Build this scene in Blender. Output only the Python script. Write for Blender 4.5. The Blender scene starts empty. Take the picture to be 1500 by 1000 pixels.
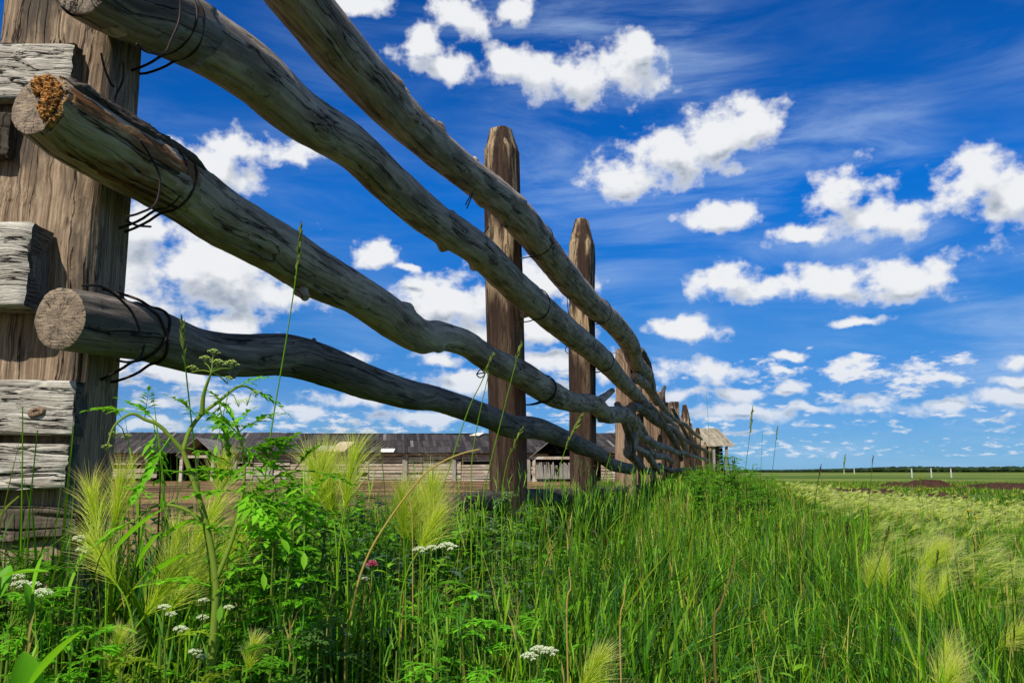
import bpy, math, random
import numpy as np
from mathutils import Vector, Matrix

random.seed(7)
R = np.random.default_rng(7)
rad = math.radians
sc = bpy.context.scene
COL = sc.collection

# ------------------------------------------------------------------ camera
F = 1210.0
PITCH = math.atan(190.0 / F)
CAMZ = 0.75
cam_d = bpy.data.cameras.new('camera')
cam_d.sensor_width = 36.0
cam_d.lens = F / 1500 * 36
cam_d.clip_start = 0.02
cam_d.clip_end = 9000
cam = bpy.data.objects.new('camera', cam_d)
COL.objects.link(cam)
cam.location = (0, 0, CAMZ)
cam.rotation_euler = (math.pi / 2 + PITCH, 0, 0)
sc.camera = cam
CP, SP = math.cos(PITCH), math.sin(PITCH)


def ray(px, py):
    a = (px - 750) / F
    b = (500 - py) / F
    return np.array([a, CP - SP * b, SP + CP * b])


def at(px, py, Y):
    """point seen at (px, py) standing Y metres in front of the camera"""
    d = ray(px, py)
    return np.array([0, 0, CAMZ]) + d * (Y / d[1])


AZ = math.atan((1066 - 750) / F / CP)
D = np.array([math.sin(AZ), math.cos(AZ), 0.0])      # the way the long fence runs
N = np.array([D[1], -D[0], 0.0])                     # out of it, to the camera's side
P0 = np.array([0.0, 4.2, 0.0])


def fp(px, py, off):
    d = ray(px, py)
    o = np.array([0, 0, CAMZ])
    t = (off + N @ P0 - N @ o) / (N @ d)
    return o + d * t


def zdepth(p):
    q = np.asarray(p) - np.array([0, 0, CAMZ])
    return q[1] * CP + q[2] * SP


# ------------------------------------------------------------------ numpy noise
def _hash(ix, iy, iz, seed):
    n = (ix * 374761393 + iy * 668265263 + iz * 2147483647 + seed * 1274126177) & 0xFFFFFFFF
    n = ((n ^ (n >> 13)) * 1274126177) & 0xFFFFFFFF
    n = ((n ^ (n >> 16)) * 2246822519) & 0xFFFFFFFF
    return ((n ^ (n >> 15)) & 0xFFFF) / 65535.0


def vnoise(p, seed=0):
    p = np.asarray(p, float)
    i = np.floor(p).astype(np.int64)
    f = p - i
    f = f * f * (3 - 2 * f)
    r = 0
    for dx in (0, 1):
        for dy in (0, 1):
            for dz in (0, 1):
                w = (f[..., 0] if dx else 1 - f[..., 0]) * (f[..., 1] if dy else 1 - f[..., 1]) * (f[..., 2] if dz else 1 - f[..., 2])
                r = r + w * _hash(i[..., 0] + dx, i[..., 1] + dy, i[..., 2] + dz, seed)
    return r


def fbm(p, seed=0, o=4):
    p = np.asarray(p, float)
    a, s, t = .5, 0, 0
    for k in range(o):
        s = s + a * vnoise(p * (2 ** k), seed + k)
        t += a
        a *= .5
    return s / t - .5


# ------------------------------------------------------------------ ground shape
def sdist(x, y):
    return N[0] * (x - P0[0]) + N[1] * (y - P0[1])


def ground_z(x, y):
    x = np.asarray(x, float)
    y = np.asarray(y, float)
    s = sdist(x, y)
    z = np.where(s > 0, 0.36 * np.exp(-(s / .95) ** 2), 0.14 + 0.22 * np.exp(-(s / .8) ** 2))
    al = D[0] * x + D[1] * (y - 4.2)
    z = z + 0.20 * np.exp(-((s - .5) / 1.6) ** 2) * np.clip((al - 2) / 8, 0, 1)
    r = np.hypot(x, y)
    kk = np.clip((s - 1.5) / 5, 0, 1)
    z = z - .32 * kk * kk * (3 - 2 * kk)
    q = np.stack([x * .35, y * .35, x * 0], -1)
    z = z + .10 * fbm(q, 3) * np.clip(r / 4, 0, 1)
    q = np.stack([x * .012, y * .012, x * 0], -1)
    z = z + 0.5 * fbm(q, 9) * np.clip((r - 40) / 150, 0, 1)
    return z


# ------------------------------------------------------------------ object helpers
def tag(o, label=None, cat=None, group=None, kind=None):
    if label: o['label'] = label
    if cat: o['category'] = cat
    if group: o['group'] = group
    if kind: o['kind'] = kind
    return o


def thing(name, loc, label, cat, group=None):
    o = bpy.data.objects.new(name, None)
    o.empty_display_size = .1
    COL.objects.link(o)
    o.location = [float(v) for v in loc]
    return tag(o, label, cat, group)


def mesh_obj(name, verts, faces, mat, parent=None, smooth=True, col=None, uv=None):
    """faces: an (n, k) array, or a list of such arrays"""
    verts = np.asarray(verts, np.float32).reshape(-1, 3)
    if parent is not None:
        verts = verts - np.array(parent_loc(parent), np.float32)
    fl = faces if isinstance(faces, list) else [faces]
    fl = [np.asarray(f, np.int32) for f in fl if len(f)]
    loops = np.concatenate([f.ravel() for f in fl])
    tot = np.concatenate([np.full(len(f), f.shape[1], np.int32) for f in fl])
    st = np.concatenate([[0], np.cumsum(tot)[:-1]]).astype(np.int32)
    me = bpy.data.meshes.new(name)
    me.vertices.add(len(verts))
    me.vertices.foreach_set('co', verts.ravel())
    me.loops.add(len(loops))
    me.loops.foreach_set('vertex_index', loops)
    me.polygons.add(len(tot))
    me.polygons.foreach_set('loop_start', st)
    me.polygons.foreach_set('loop_total', tot)
    me.polygons.foreach_set('use_smooth', np.full(len(tot), smooth))
    me.update(calc_edges=True)
    if col is not None:
        ca = me.color_attributes.new('tint', 'FLOAT_COLOR', 'POINT')
        c4 = np.ones((len(verts), 4), np.float32)
        c4[:, :3] = col
        ca.data.foreach_set('color', c4.ravel())
    if uv is not None:
        ua = me.attributes.new('grain', 'FLOAT_VECTOR', 'POINT')
        ua.data.foreach_set('vector', np.asarray(uv, np.float32).ravel())
    if mat: me.materials.append(mat)
    o = bpy.data.objects.new(name, me)
    COL.objects.link(o)
    if parent is not None: o.parent = parent
    return o


def parent_loc(p):
    l = Vector((0, 0, 0))
    while p is not None:
        l = l + p.location
        p = p.parent
    return tuple(l)


class MB:
    def __init__(s):
        s.v, s.q, s.t, s.c, s.u, s.n = [], [], [], [], [], 0

    def add(s, v, q=None, t=None, c=(1, 1, 1), u=None):
        v = np.asarray(v, float).reshape(-1, 3)
        if q is not None and len(q): s.q.append(np.asarray(q) + s.n)
        if t is not None and len(t): s.t.append(np.asarray(t) + s.n)
        s.v.append(v)
        cc = np.empty((len(v), 3))
        cc[:] = c
        s.c.append(cc)
        s.u.append(v if u is None else np.asarray(u, float))
        s.n += len(v)

    def build(s, name, mat, parent=None, smooth=True):
        fl = []
        if s.q: fl.append(np.concatenate(s.q))
        if s.t: fl.append(np.concatenate(s.t))
        return mesh_obj(name, np.concatenate(s.v), fl, mat, parent, smooth, np.concatenate(s.c), np.concatenate(s.u))


def catmull(P, n):
    P = np.asarray(P, float)
    Q = np.vstack([2 * P[0] - P[1], P, 2 * P[-1] - P[-2]])
    out = []
    for i in range(len(P) - 1):
        p0, p1, p2, p3 = Q[i:i + 4]
        t = np.linspace(0, 1, n, endpoint=False)[:, None]
        out.append(.5 * (2 * p1 + (p2 - p0) * t + (2 * p0 - 5 * p1 + 4 * p2 - p3) * t * t + (3 * p1 - p0 - 3 * p2 + p3) * t ** 3))
    out.append(P[-1:])
    return np.vstack(out)


def frames(C):
    T = np.gradient(C, axis=0)
    T /= np.linalg.norm(T, axis=1)[:, None] + 1e-12
    up = np.array([0, 0, 1.0])
    if abs(T[0] @ up) > .9: up = np.array([.3, -1.0, 0])
    A, B = np.zeros_like(C), np.zeros_like(C)
    a = np.cross(up, T[0])
    a /= np.linalg.norm(a)
    for i in range(len(C)):
        a = a - T[i] * (a @ T[i])
        a /= np.linalg.norm(a) + 1e-12
        A[i] = a
        B[i] = np.cross(T[i], a)
    return T, A, B


def tube(mb, C, r, seg=8, c=(1, 1, 1), cap=True):
    C = np.asarray(C, float)
    r = np.broadcast_to(np.asarray(r, float), (len(C),))
    T, A, B = frames(C)
    th = np.linspace(0, 2 * math.pi, seg, endpoint=False)
    V = C[:, None] + r[:, None, None] * (np.cos(th)[None, :, None] * A[:, None] + np.sin(th)[None, :, None] * B[:, None])
    n = len(C)
    i = np.arange(n - 1)[:, None] * seg
    j = np.arange(seg)[None]
    j2 = (j + 1) % seg
    q = np.stack([i + j, i + j2, i + seg + j2, i + seg + j], -1).reshape(-1, 4)
    L = np.concatenate([[0], np.cumsum(np.linalg.norm(np.diff(C, axis=0), axis=1))])
    u = np.stack([np.cos(th)[None] * r[:, None], np.sin(th)[None] * r[:, None], np.repeat(L[:, None], seg, 1)], -1).reshape(-1, 3)
    mb.add(V.reshape(-1, 3), q, None, c, u)
    if cap:
        for k, cc in ((0, C[0]), (n - 1, C[-1])):
            vv = np.vstack([V[k], cc[None]])
            tri = np.array([[a, (a + 1) % seg, seg] for a in range(seg)])
            uu = np.vstack([u.reshape(n, seg, 3)[k], [[0, 0, L[k]]]])
            mb.add(vv, None, tri, c, uu)


def box(mb, lo, hi, c=(1, 1, 1), M=None, u=None):
    x0, y0, z0 = lo
    x1, y1, z1 = hi
    v = np.array([[x0, y0, z0], [x1, y0, z0], [x1, y1, z0], [x0, y1, z0], [x0, y0, z1], [x1, y0, z1], [x1, y1, z1], [x0, y1, z1]], float)
    uu = v.copy()
    if M is not None: v = v @ np.asarray(M)[:3, :3].T + np.asarray(M)[:3, 3]
    # separate faces so normals stay crisp
    for f in ((0, 3, 2, 1), (4, 5, 6, 7), (0, 1, 5, 4), (1, 2, 6, 5), (2, 3, 7, 6), (3, 0, 4, 7)):
        mb.add(v[list(f)], [[0, 1, 2, 3]], None, c, uu[list(f)])


# ------------------------------------------------------------------ materials
class NT:
    def __init__(s, nt):
        s.nt = nt
        nt.nodes.clear()

    def n(s, typ, ins=None, **kw):
        nd = s.nt.nodes.new(typ)
        for k, v in kw.items(): setattr(nd, k, v)
        for k, v in (ins or {}).items():
            if isinstance(v, tuple) and len(v) == 2 and hasattr(v[0], 'outputs'):
                s.nt.links.new(v[0].outputs[v[1]], nd.inputs[k])
            else:
                nd.inputs[k].default_value = v
        return nd

    def math(s, op, a, b=None, c=None, clamp=False):
        ins = {0: a}
        if b is not None: ins[1] = b
        if c is not None: ins[2] = c
        return (s.n('ShaderNodeMath', ins, operation=op, use_clamp=clamp), 0)

    def vm(s, op, a, b=None, out=0):
        ins = {0: a}
        if b is not None: ins[1] = b
        return (s.n('ShaderNodeVectorMath', ins, operation=op), out)

    def ramp(s, fac, stops, interp='LINEAR'):
        nd = s.n('ShaderNodeValToRGB', {0: fac})
        cr = nd.color_ramp
        cr.interpolation = interp
        while len(cr.elements) > 1: cr.elements.remove(cr.elements[-1])
        for i, (p, c) in enumerate(stops):
            e = cr.elements[0] if i == 0 else cr.elements.new(p)
            e.position = p
            e.color = (*c, 1) if not isinstance(c, float) else (c, c, c, 1)
        return (nd, 0)

    def mix(s, fac, a, b, mode='MIX'):
        nd = s.n('ShaderNodeMix', data_type='RGBA', blend_type=mode)
        for k, v in ((0, fac), (6, a), (7, b)):
            if isinstance(v, tuple) and hasattr(v[0], 'outputs'): s.nt.links.new(v[0].outputs[v[1]], nd.inputs[k])
            elif k and len(v) == 3: nd.inputs[k].default_value = (*v, 1)
            else: nd.inputs[k].default_value = v
        return (nd, 2)

    def smooth(s, v, a, b, lo=0., hi=1.):
        nd = s.n('ShaderNodeMapRange', {0: v, 1: a, 2: b, 3: lo, 4: hi}, interpolation_type='SMOOTHSTEP')
        return (nd, 0)


def new_mat(name):
    m = bpy.data.materials.new(name)
    m.use_nodes = True
    return m, NT(m.node_tree)


def out(t, sh):
    t.n('ShaderNodeOutputMaterial', {0: sh})


def wood(name, dark, mid, light, axis='Z', grain=90., along=2.5, crack=.5, patch=(.5, .5, .5), patch_amt=.0, bump=.6, rough=.85,
         patch_scale=5., crack_scale=26., seed=0., stretch=1., cal=.7, above=None):
    """weathered wood, grain running along one axis of the 'grain' attribute"""
    m, t = new_mat(name)
    g = (t.n('ShaderNodeAttribute', attribute_name='grain'), 1)
    g = t.vm('ADD', g, (seed, seed * 2, seed * .7))
    # wander the grain a little
    w = t.n('ShaderNodeTexNoise', {'Vector': g, 'Scale': 6., 'Detail': 3.})
    wv = t.vm('SCALE', t.vm('SUBTRACT', (w, 1), (.5, .5, .5)))
    wv[0].inputs[3].default_value = .03
    gg = t.vm('ADD', g, wv)
    k = 'XYZ'.index(axis)
    s1 = [grain] * 3; s1[k] = along
    s2 = [crack_scale] * 3; s2[k] = cal
    s3 = [1.] * 3; s3[k] = 1. / stretch
    fine = t.n('ShaderNodeTexNoise', {'Vector': t.vm('MULTIPLY', gg, tuple(s1)), 'Scale': 1., 'Detail': 7., 'Roughness': .65})
    cr = t.n('ShaderNodeTexNoise', {'Vector': t.vm('MULTIPLY', gg, tuple(s2)), 'Scale': 1., 'Detail': 4., 'Roughness': .5})
    big = t.n('ShaderNodeTexNoise', {'Vector': t.vm('MULTIPLY', g, tuple(s3)), 'Scale': patch_scale, 'Detail': 5., 'Roughness': .6})
    spot = t.n('ShaderNodeTexNoise', {'Vector': g, 'Scale': 45., 'Detail': 5., 'Roughness': .7})
    base = t.ramp((fine, 0), [(.25, dark), (.48, mid), (.72, light)])
    pm = t.smooth((big, 0), .47, .62, 0., patch_amt)
    if above:      # patch colour strongest near the head of the post, faint lower down
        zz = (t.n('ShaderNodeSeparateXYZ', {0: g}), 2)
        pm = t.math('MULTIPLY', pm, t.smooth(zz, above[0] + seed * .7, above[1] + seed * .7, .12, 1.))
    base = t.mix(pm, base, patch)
    sp = t.smooth((spot, 0), .60, .70, 0., .65)
    base = t.mix(sp, base, tuple(v * .35 for v in dark))
    # narrow dark checks where the crack noise passes its middle
    cd = t.math('ABSOLUTE', t.math('SUBTRACT', (cr, 0), .5))
    cm = t.smooth(cd, 0., .022, 1., 0.)
    gate = t.smooth((big, 0), .44, .56, .15, 1.)
    cm = t.math('MULTIPLY', t.math('MULTIPLY', cm, gate), crack)
    base = t.mix(cm, base, tuple(v * .22 for v in dark))
    h = t.math('SUBTRACT', t.math('MULTIPLY', (fine, 0), .5), t.math('MULTIPLY', cm, 1.2))
    h = t.math('ADD', h, t.math('MULTIPLY', (spot, 0), .3))
    bp = t.n('ShaderNodeBump', {'Strength': bump, 'Distance': .006, 'Height': h})
    b = t.n('ShaderNodeBsdfPrincipled', {'Base Color': base, 'Roughness': rough, 'Specular IOR Level': .25, 'Normal': (bp, 0)})
    out(t, (b, 0))
    return m


def foliage(name, trans=.35, rough=.5, spec=.3, gain=1.):
    m, t = new_mat(name)
    a = (t.n('ShaderNodeAttribute', attribute_name='tint'), 0)
    if gain != 1.: a = t.mix(1., a, (gain, gain, gain), 'MULTIPLY')
    p = t.n('ShaderNodeBsdfPrincipled', {'Base Color': a, 'Roughness': rough, 'Specular IOR Level': spec})
    tc = t.mix(1., a, (1.25, 1.2, .6), 'MULTIPLY')
    tr = t.n('ShaderNodeBsdfTranslucent', {'Color': tc})
    mx = t.n('ShaderNodeMixShader', {0: trans, 1: (p, 0), 2: (tr, 0)})
    out(t, (mx, 0))
    return m


def plain(name, c, rough=.8, spec=.3, metal=0., noise=.0, scale=20.):
    m, t = new_mat(name)
    n_ = t.n('ShaderNodeTexNoise', {'Vector': (t.n('ShaderNodeTexCoord'), 3), 'Scale': scale, 'Detail': 5.})
    col = t.mix(t.smooth((n_, 0), .35, .65, 0., 1.), tuple(v * (1 - noise) for v in c), tuple(v * (1 + noise) for v in c))
    b = t.n('ShaderNodeBsdfPrincipled', {'Base Color': col, 'Roughness': rough, 'Specular IOR Level': spec, 'Metallic': metal})
    out(t, (b, 0))
    return m


M_rail = wood('weathered_pole', (.12, .09, .075), (.36, .29, .235), (.60, .51, .43), grain=70, along=4, crack=.95,
              patch=(.13, .105, .07), patch_amt=.65, bump=.9, patch_scale=14., crack_scale=30., stretch=3., cal=.8)
M_rail_dark = wood('grey_brown_pole', (.065, .05, .04), (.175, .145, .115), (.34, .295, .24), grain=90, along=4, crack=1.,
                   patch=(.05, .04, .03), patch_amt=.6, bump=1., patch_scale=14., crack_scale=42., seed=3, stretch=4., cal=1.1)
M_rail_split = wood('split_pole', (.12, .09, .065), (.37, .295, .215), (.60, .50, .38), grain=60, along=4, crack=.95,
                    patch=(.12, .075, .04), patch_amt=.6, bump=.8, patch_scale=12., crack_scale=30., seed=6, stretch=3., cal=.8)
M_split_face = wood('split_face', (.09, .05, .02), (.30, .24, .12), (.50, .43, .26), grain=60, along=4, crack=1.,
                    patch=(.17, .07, .02), patch_amt=.95, bump=1., patch_scale=22., crack_scale=40., seed=9, stretch=4., cal=1.)
M_bark = wood('dark_bark', (.035, .026, .02), (.085, .068, .05), (.17, .14, .11), grain=50, along=9, crack=.7, patch=(.04, .03, .022),
              patch_amt=.6, bump=1., seed=2)
M_post_near = wood('hewn_post', (.075, .05, .032), (.25, .175, .115), (.54, .41, .28), grain=230, along=4, crack=.9,
                   patch=(.055, .045, .036), patch_amt=.85, bump=1., patch_scale=16., crack_scale=60., seed=1, stretch=5., cal=1.2)
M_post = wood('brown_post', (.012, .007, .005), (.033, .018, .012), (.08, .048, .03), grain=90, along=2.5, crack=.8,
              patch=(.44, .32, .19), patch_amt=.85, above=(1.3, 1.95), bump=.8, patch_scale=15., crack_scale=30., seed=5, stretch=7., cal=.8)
M_post_far = wood('tan_post', (.08, .05, .032), (.24, .155, .10), (.42, .30, .2), grain=60, along=2, crack=.6,
                  patch=(.08, .06, .045), patch_amt=.6, bump=.6, seed=4, patch_scale=9., stretch=5., cal=.8)
M_plank = wood('silver_plank', (.15, .13, .10), (.50, .465, .40), (.80, .76, .68), axis='X', grain=260, along=6, crack=1.,
               patch=(.24, .20, .16), patch_amt=.6, bump=1.6, patch_scale=26., crack_scale=80., seed=8, stretch=3., cal=3.5)
M_endgrain = None


def endgrain(name, c0, c1, scale, rings=True):
    m, t = new_mat(name)
    g = (t.n('ShaderNodeAttribute', attribute_name='grain'), 1)
    nz = t.n('ShaderNodeTexNoise', {'Vector': g, 'Scale': 60., 'Detail': 6.})
    sp = t.n('ShaderNodeSeparateXYZ', {0: g})
    x = t.math('ADD', t.math('MULTIPLY', (sp, 0), .5), (sp, 1))
    saw = t.n('ShaderNodeTexNoise', {'Vector': t.vm('MULTIPLY', g, (40., 420., 1.)), 'Scale': 1., 'Detail': 3.})
    d = t.math('SQRT', t.math('ADD', t.math('MULTIPLY', (sp, 0), (sp, 0)), t.math('MULTIPLY', (sp, 1), (sp, 1))))
    rg = t.math('SINE', t.math('ADD', t.math('MULTIPLY', d, scale), t.math('MULTIPLY', (nz, 0), 3.)))
    f = t.math('ADD', t.math('MULTIPLY', rg, .025), t.math('ADD', t.math('MULTIPLY', (nz, 0), .5), t.math('MULTIPLY', (saw, 0), .5)))
    col = t.ramp(f, [(.36, c0), (.62, c1)])
    an = t.math('ARCTAN2', (sp, 1), (sp, 0))
    rv = (t.n('ShaderNodeCombineXYZ', {0: t.math('MULTIPLY', an, 2.2), 1: t.math('MULTIPLY', d, 12.), 2: 0.}), 0)
    rc = t.n('ShaderNodeTexNoise', {'Vector': rv, 'Scale': 1.6, 'Detail': 3.})
    ck = t.smooth(t.math('ABSOLUTE', t.math('SUBTRACT', (rc, 0), .5)), 0., .012, 1., 0.)
    big = t.n('ShaderNodeTexNoise', {'Vector': g, 'Scale': 30., 'Detail': 4.})
    col = t.mix(t.smooth((big, 0), .5, .68, 0., .6), col, (.12, .09, .065))
    col = t.mix(t.math('MULTIPLY', ck, .9), col, (.015, .01, .008))
    f = t.math('SUBTRACT', f, ck)
    bp = t.n('ShaderNodeBump', {'Strength': .8, 'Distance': .003, 'Height': f})
    b = t.n('ShaderNodeBsdfPrincipled', {'Base Color': col, 'Roughness': .9, 'Normal': (bp, 0)})
    out(t, (b, 0))
    return m


M_end = endgrain('sawn_end', (.08, .058, .042), (.38, .29, .20), 1500.)
M_rot = plain('rotten_wood', (.33, .17, .055), .95, .1, noise=.8, scale=120.)
M_wire = plain('rusty_wire', (.035, .022, .018), .6, .5, .6, .5, 40.)
M_grass = foliage('grass_blade', .42, .5, .18)
M_leaf = foliage('weed_leaf', .42, .5, .22)
M_awn = foliage('barley_awn', .5, .45, .35)
M_petal = foliage('petal', .25, .6, .2)
M_shed_wall = wood('shed_boards', (.16, .11, .08), (.34, .26, .2), (.55, .47, .38), axis='X', grain=9, along=.5, crack=.6,
                   patch=(.62, .58, .5), patch_amt=.55, bump=.3, patch_scale=.9, crack_scale=6., seed=3)
M_shed_post = wood('shed_posts', (.14, .12, .1), (.26, .24, .21), (.4, .37, .33), axis='Z', grain=20, along=1, crack=.5, bump=.3, seed=6)

# roof: dark grey weathered boards, tinted strip by strip
m_, t_ = new_mat('roof_boards')
a_ = (t_.n('ShaderNodeAttribute', attribute_name='tint'), 0)
g_ = (t_.n('ShaderNodeAttribute', attribute_name='grain'), 1)
n_ = t_.n('ShaderNodeTexNoise', {'Vector': t_.vm('MULTIPLY', g_, (6., 1., 6.)), 'Scale': 1., 'Detail': 6., 'Roughness': .7})
c_ = t_.mix(1., a_, t_.ramp((n_, 0), [(.3, .6), (.7, 1.45)]), 'MULTIPLY')
out(t_, (t_.n('ShaderNodeBsdfPrincipled', {'Base Color': c_, 'Roughness': .9, 'Specular IOR Level': .2}), 0))
M_roof = m_

# ------------------------------------------------------------------ sun and sky
SUN_EL = rad(46)
sdir = np.array([-0.36, -0.93])
sdir /= np.linalg.norm(sdir)
SV = Vector((sdir[0] * math.cos(SUN_EL), sdir[1] * math.cos(SUN_EL), math.sin(SUN_EL)))
sl = bpy.data.lights.new('sun', 'SUN')
sl.energy = 5.0
sl.angle = rad(.53)
sl.color = (1, .94, .84)
so = bpy.data.objects.new('sun', sl)
COL.objects.link(so)
so.rotation_euler = SV.to_track_quat('Z', 'Y').to_euler()
so.location = (-20, -25, 40)

# clouds: (px, py, rx, ry) read off as directions; the sky turns them into angles
CLOUDS = [
    (525, 3, 42, 20), (618, 72, 42, 34), (672, 25, 48, 30), (655, 100, 40, 26), (748, 15, 42, 26),
    (745, 92, 46, 28), (815, 112, 66, 38), (900, 105, 68, 46), (930, 72, 34, 28),
    (920, 255, 62, 34), (985, 228, 62, 46), (1050, 205, 62, 46), (1100, 182, 56, 34),
    (1235, 285, 46, 42), (1300, 318, 110, 34), (1440, 262, 74, 46), (1485, 298, 70, 52), (1170, 345, 56, 14),
    (1050, 316, 50, 20), (1060, 412, 50, 24), (1140, 424, 54, 22), (1220, 415, 66, 26), (1315, 408, 86, 36),
    (1005, 480, 50, 22), (1268, 467, 44, 9), (1160, 516, 36, 7),
    (350, 214, 42, 28), (425, 226, 44, 16), (318, 250, 66, 32), (250, 225, 34, 26),
    (300, 395, 150, 62), (215, 335, 70, 36), (400, 425, 66, 32), (180, 440, 90, 40),
    (545, 371, 36, 24), (598, 392, 22, 7), (655, 440, 92, 42), (800, 415, 60, 34), (330, 474, 74, 20),
    (500, 520, 44, 11), (265, 552, 60, 14), (795, 478, 84, 28), (700, 492, 60, 22), (800, 525, 70, 20), (690, 560, 84, 20),
    (640, 523, 44, 12), (540, 583, 90, 15), (620, 612, 90, 9), (450, 603, 50, 10), (340, 586, 52, 14), (235, 592, 44, 9), (215, 625, 60, 9),
    (1040, 545, 76, 20), (1085, 577, 50, 12), (1000, 580, 40, 12), (890, 540, 60, 20), (1155, 573, 34, 10), (1090, 607, 70, 14),
    (1185, 596, 44, 8), (1275, 587, 60, 11), (1380, 590, 74, 13), (1480, 578, 50, 11), (1490, 526, 40, 12), (1495, 552, 40, 10),
    # outside the frame, for the light and for a step to the side
    (1650, 240, 120, 60), (-150, 300, 160, 70), (1700, 500, 120, 30), (800, -130, 120, 60), (1300, -100, 150, 50),
]


def azel(px, py):
    d = ray(px, py)
    d /= np.linalg.norm(d)
    return math.atan2(d[0], d[1]), math.asin(d[2])


def build_cloud_group():
    g = bpy.data.node_groups.new('cloud_density', 'ShaderNodeTree')
    g.interface.new_socket('Vector', in_out='INPUT', socket_type='NodeSocketVector')
    g.interface.new_socket('Detail', in_out='INPUT', socket_type='NodeSocketFloat')
    g.interface.new_socket('Ruffle', in_out='INPUT', socket_type='NodeSocketFloat')
    g.interface.new_socket('Density', in_out='OUTPUT', socket_type='NodeSocketFloat')
    t = NT(g)
    gi = t.n('NodeGroupInput')
    v = (gi, 0)
    w = t.n('ShaderNodeTexNoise', {'Vector': v, 'Scale': 16., 'Detail': 3., 'Roughness': .55})
    wv = t.vm('SUBTRACT', (w, 1), (.5, .5, .5))
    ws = t.vm('MULTIPLY', wv, (.045, .035, 0.))
    q = t.vm('ADD', v, ws)
    cur = None
    for (px, py, rx, ry) in CLOUDS:
        a0, e0 = azel(px, py)
        a1, _ = azel(px + rx, py)
        _, e1 = azel(px, py - ry)
        rx_, ry_ = abs(a1 - a0), abs(e1 - e0)
        d = t.n('ShaderNodeVectorMath', {0: q, 1: (1 / rx_, 1 / ry_, 0), 2: (-a0 / rx_, -e0 / ry_, 0)}, operation='MULTIPLY_ADD')
        l = t.vm('LENGTH', (d, 0), out=1)
        cur = l if cur is None else t.n('ShaderNodeMath', {0: cur, 1: l, 2: .5}, operation='SMOOTH_MIN')
        if not isinstance(cur, tuple): cur = (cur, 0)
    body = t.math('SUBTRACT', 1.0, cur)                         # 1 at a heart, 0 at the rim, negative outside
    fb = t.n('ShaderNodeTexNoise', {'Vector': t.vm('MULTIPLY', v, (1., 1.25, 1.)), 'Scale': 26., 'Detail': (gi, 1), 'Roughness': .56})
    fl = t.n('ShaderNodeTexNoise', {'Vector': v, 'Scale': 13., 'Detail': 2., 'Roughness': .5})
    dn = t.math('ADD', t.math('MULTIPLY', body, 1.0), t.math('MULTIPLY', t.math('SUBTRACT', (fb, 0), .5), (gi, 2)))
    dn = t.math('ADD', dn, t.math('MULTIPLY', t.math('SUBTRACT', (fl, 0), .5), .7))
    dn = t.math('ADD', dn, .02)
    # the small far rows above the horizon
    sp = t.n('ShaderNodeSeparateXYZ', {0: v})
    el = (sp, 1)
    rows = None
    for (fx, fy, lo0, lo1, hi0, hi1, cut, z_) in ((26., 62., .055, .075, .12, .17, .545, 4.3), (42., 120., .028, .042, .065, .085, .54, 9.1), (70., 240., .008, .018, .034, .044, .55, 2.7)):
        rv = t.vm('MULTIPLY_ADD', v, (fx, fy, 1.))
        rv[0].inputs[2].default_value = (z_, z_ * 2, z_)
        rn = t.n('ShaderNodeTexNoise', {'Vector': rv, 'Scale': 1., 'Detail': 6., 'Roughness': .58})
        band = t.math('MULTIPLY', t.smooth(el, lo0, lo1), t.smooth(el, hi0, hi1, 1., 0.))
        gt = t.n('ShaderNodeTexNoise', {'Vector': t.vm('MULTIPLY', v, (5., 14., 1.)), 'Scale': 1., 'Detail': 2.})
        rn = (t.math('ADD', (rn, 0), t.math('MULTIPLY', t.math('SUBTRACT', (gt, 0), .5), .55))[0], 0)
        rn = rn[0]
        r_ = t.math('SUBTRACT', t.math('MULTIPLY', t.math('SUBTRACT', (rn, 0), cut), 5.), t.math('MULTIPLY', t.math('SUBTRACT', 1., band), 2.))
        rows = r_ if rows is None else t.math('MAXIMUM', rows, r_)
    dn = t.math('MAXIMUM', dn, rows)
    t.n('NodeGroupOutput', {0: dn})
    return g


wd = bpy.data.worlds.new('World')
sc.world = wd
wd.use_nodes = True
t = NT(wd.node_tree)
tc = t.n('ShaderNodeTexCoord')
gen = (tc, 0)
nrm = t.vm('NORMALIZE', gen)
sky = t.n('ShaderNodeTexSky', sky_type='NISHITA')
sky.sun_disc = False
sky.sun_elevation = SUN_EL
sky.sun_rotation = math.atan2(SV.x, SV.y)
sky.altitude = 300
sky.air_density = 1.0
sky.dust_density = .25
sky.ozone_density = 3.0
sp = t.n('ShaderNodeSeparateXYZ', {0: nrm})
az = t.math('ARCTAN2', (sp, 0), (sp, 1))
el = t.math('ARCSINE', (sp, 2))
v = (t.n('ShaderNodeCombineXYZ', {0: az, 1: el, 2: 0.}), 0)
grp = build_cloud_group()
g1 = t.n('ShaderNodeGroup'); g1.node_tree = grp
t.nt.links.new(v[0].outputs[0], g1.inputs[0])
g1.inputs[1].default_value = 9.
g1.inputs[2].default_value = 3.1
g3 = t.n('ShaderNodeGroup'); g3.node_tree = grp
t.nt.links.new(v[0].outputs[0], g3.inputs[0])
g3.inputs[1].default_value = 3.
g3.inputs[2].default_value = 1.5
v2 = t.vm('ADD', v, (-.006, .026, 0.))                         # toward the sun
g2 = t.n('ShaderNodeGroup'); g2.node_tree = grp
t.nt.links.new(v2[0].outputs[0], g2.inputs[0])
g2.inputs[1].default_value = 3.
g2.inputs[2].default_value = 1.5
d1, d2 = (g1, 0), (g2, 0)
alpha = t.smooth(d1, -.22, .55)
thick = t.smooth(d1, .35, 1.25)
fine_ = t.math('MULTIPLY', t.math('SUBTRACT', d1, (g3, 0)), -.14)
shade = t.math('ADD', t.math('SUBTRACT', d2, (g3, 0)), fine_)                               # more cloud toward the sun than here: shaded
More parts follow.
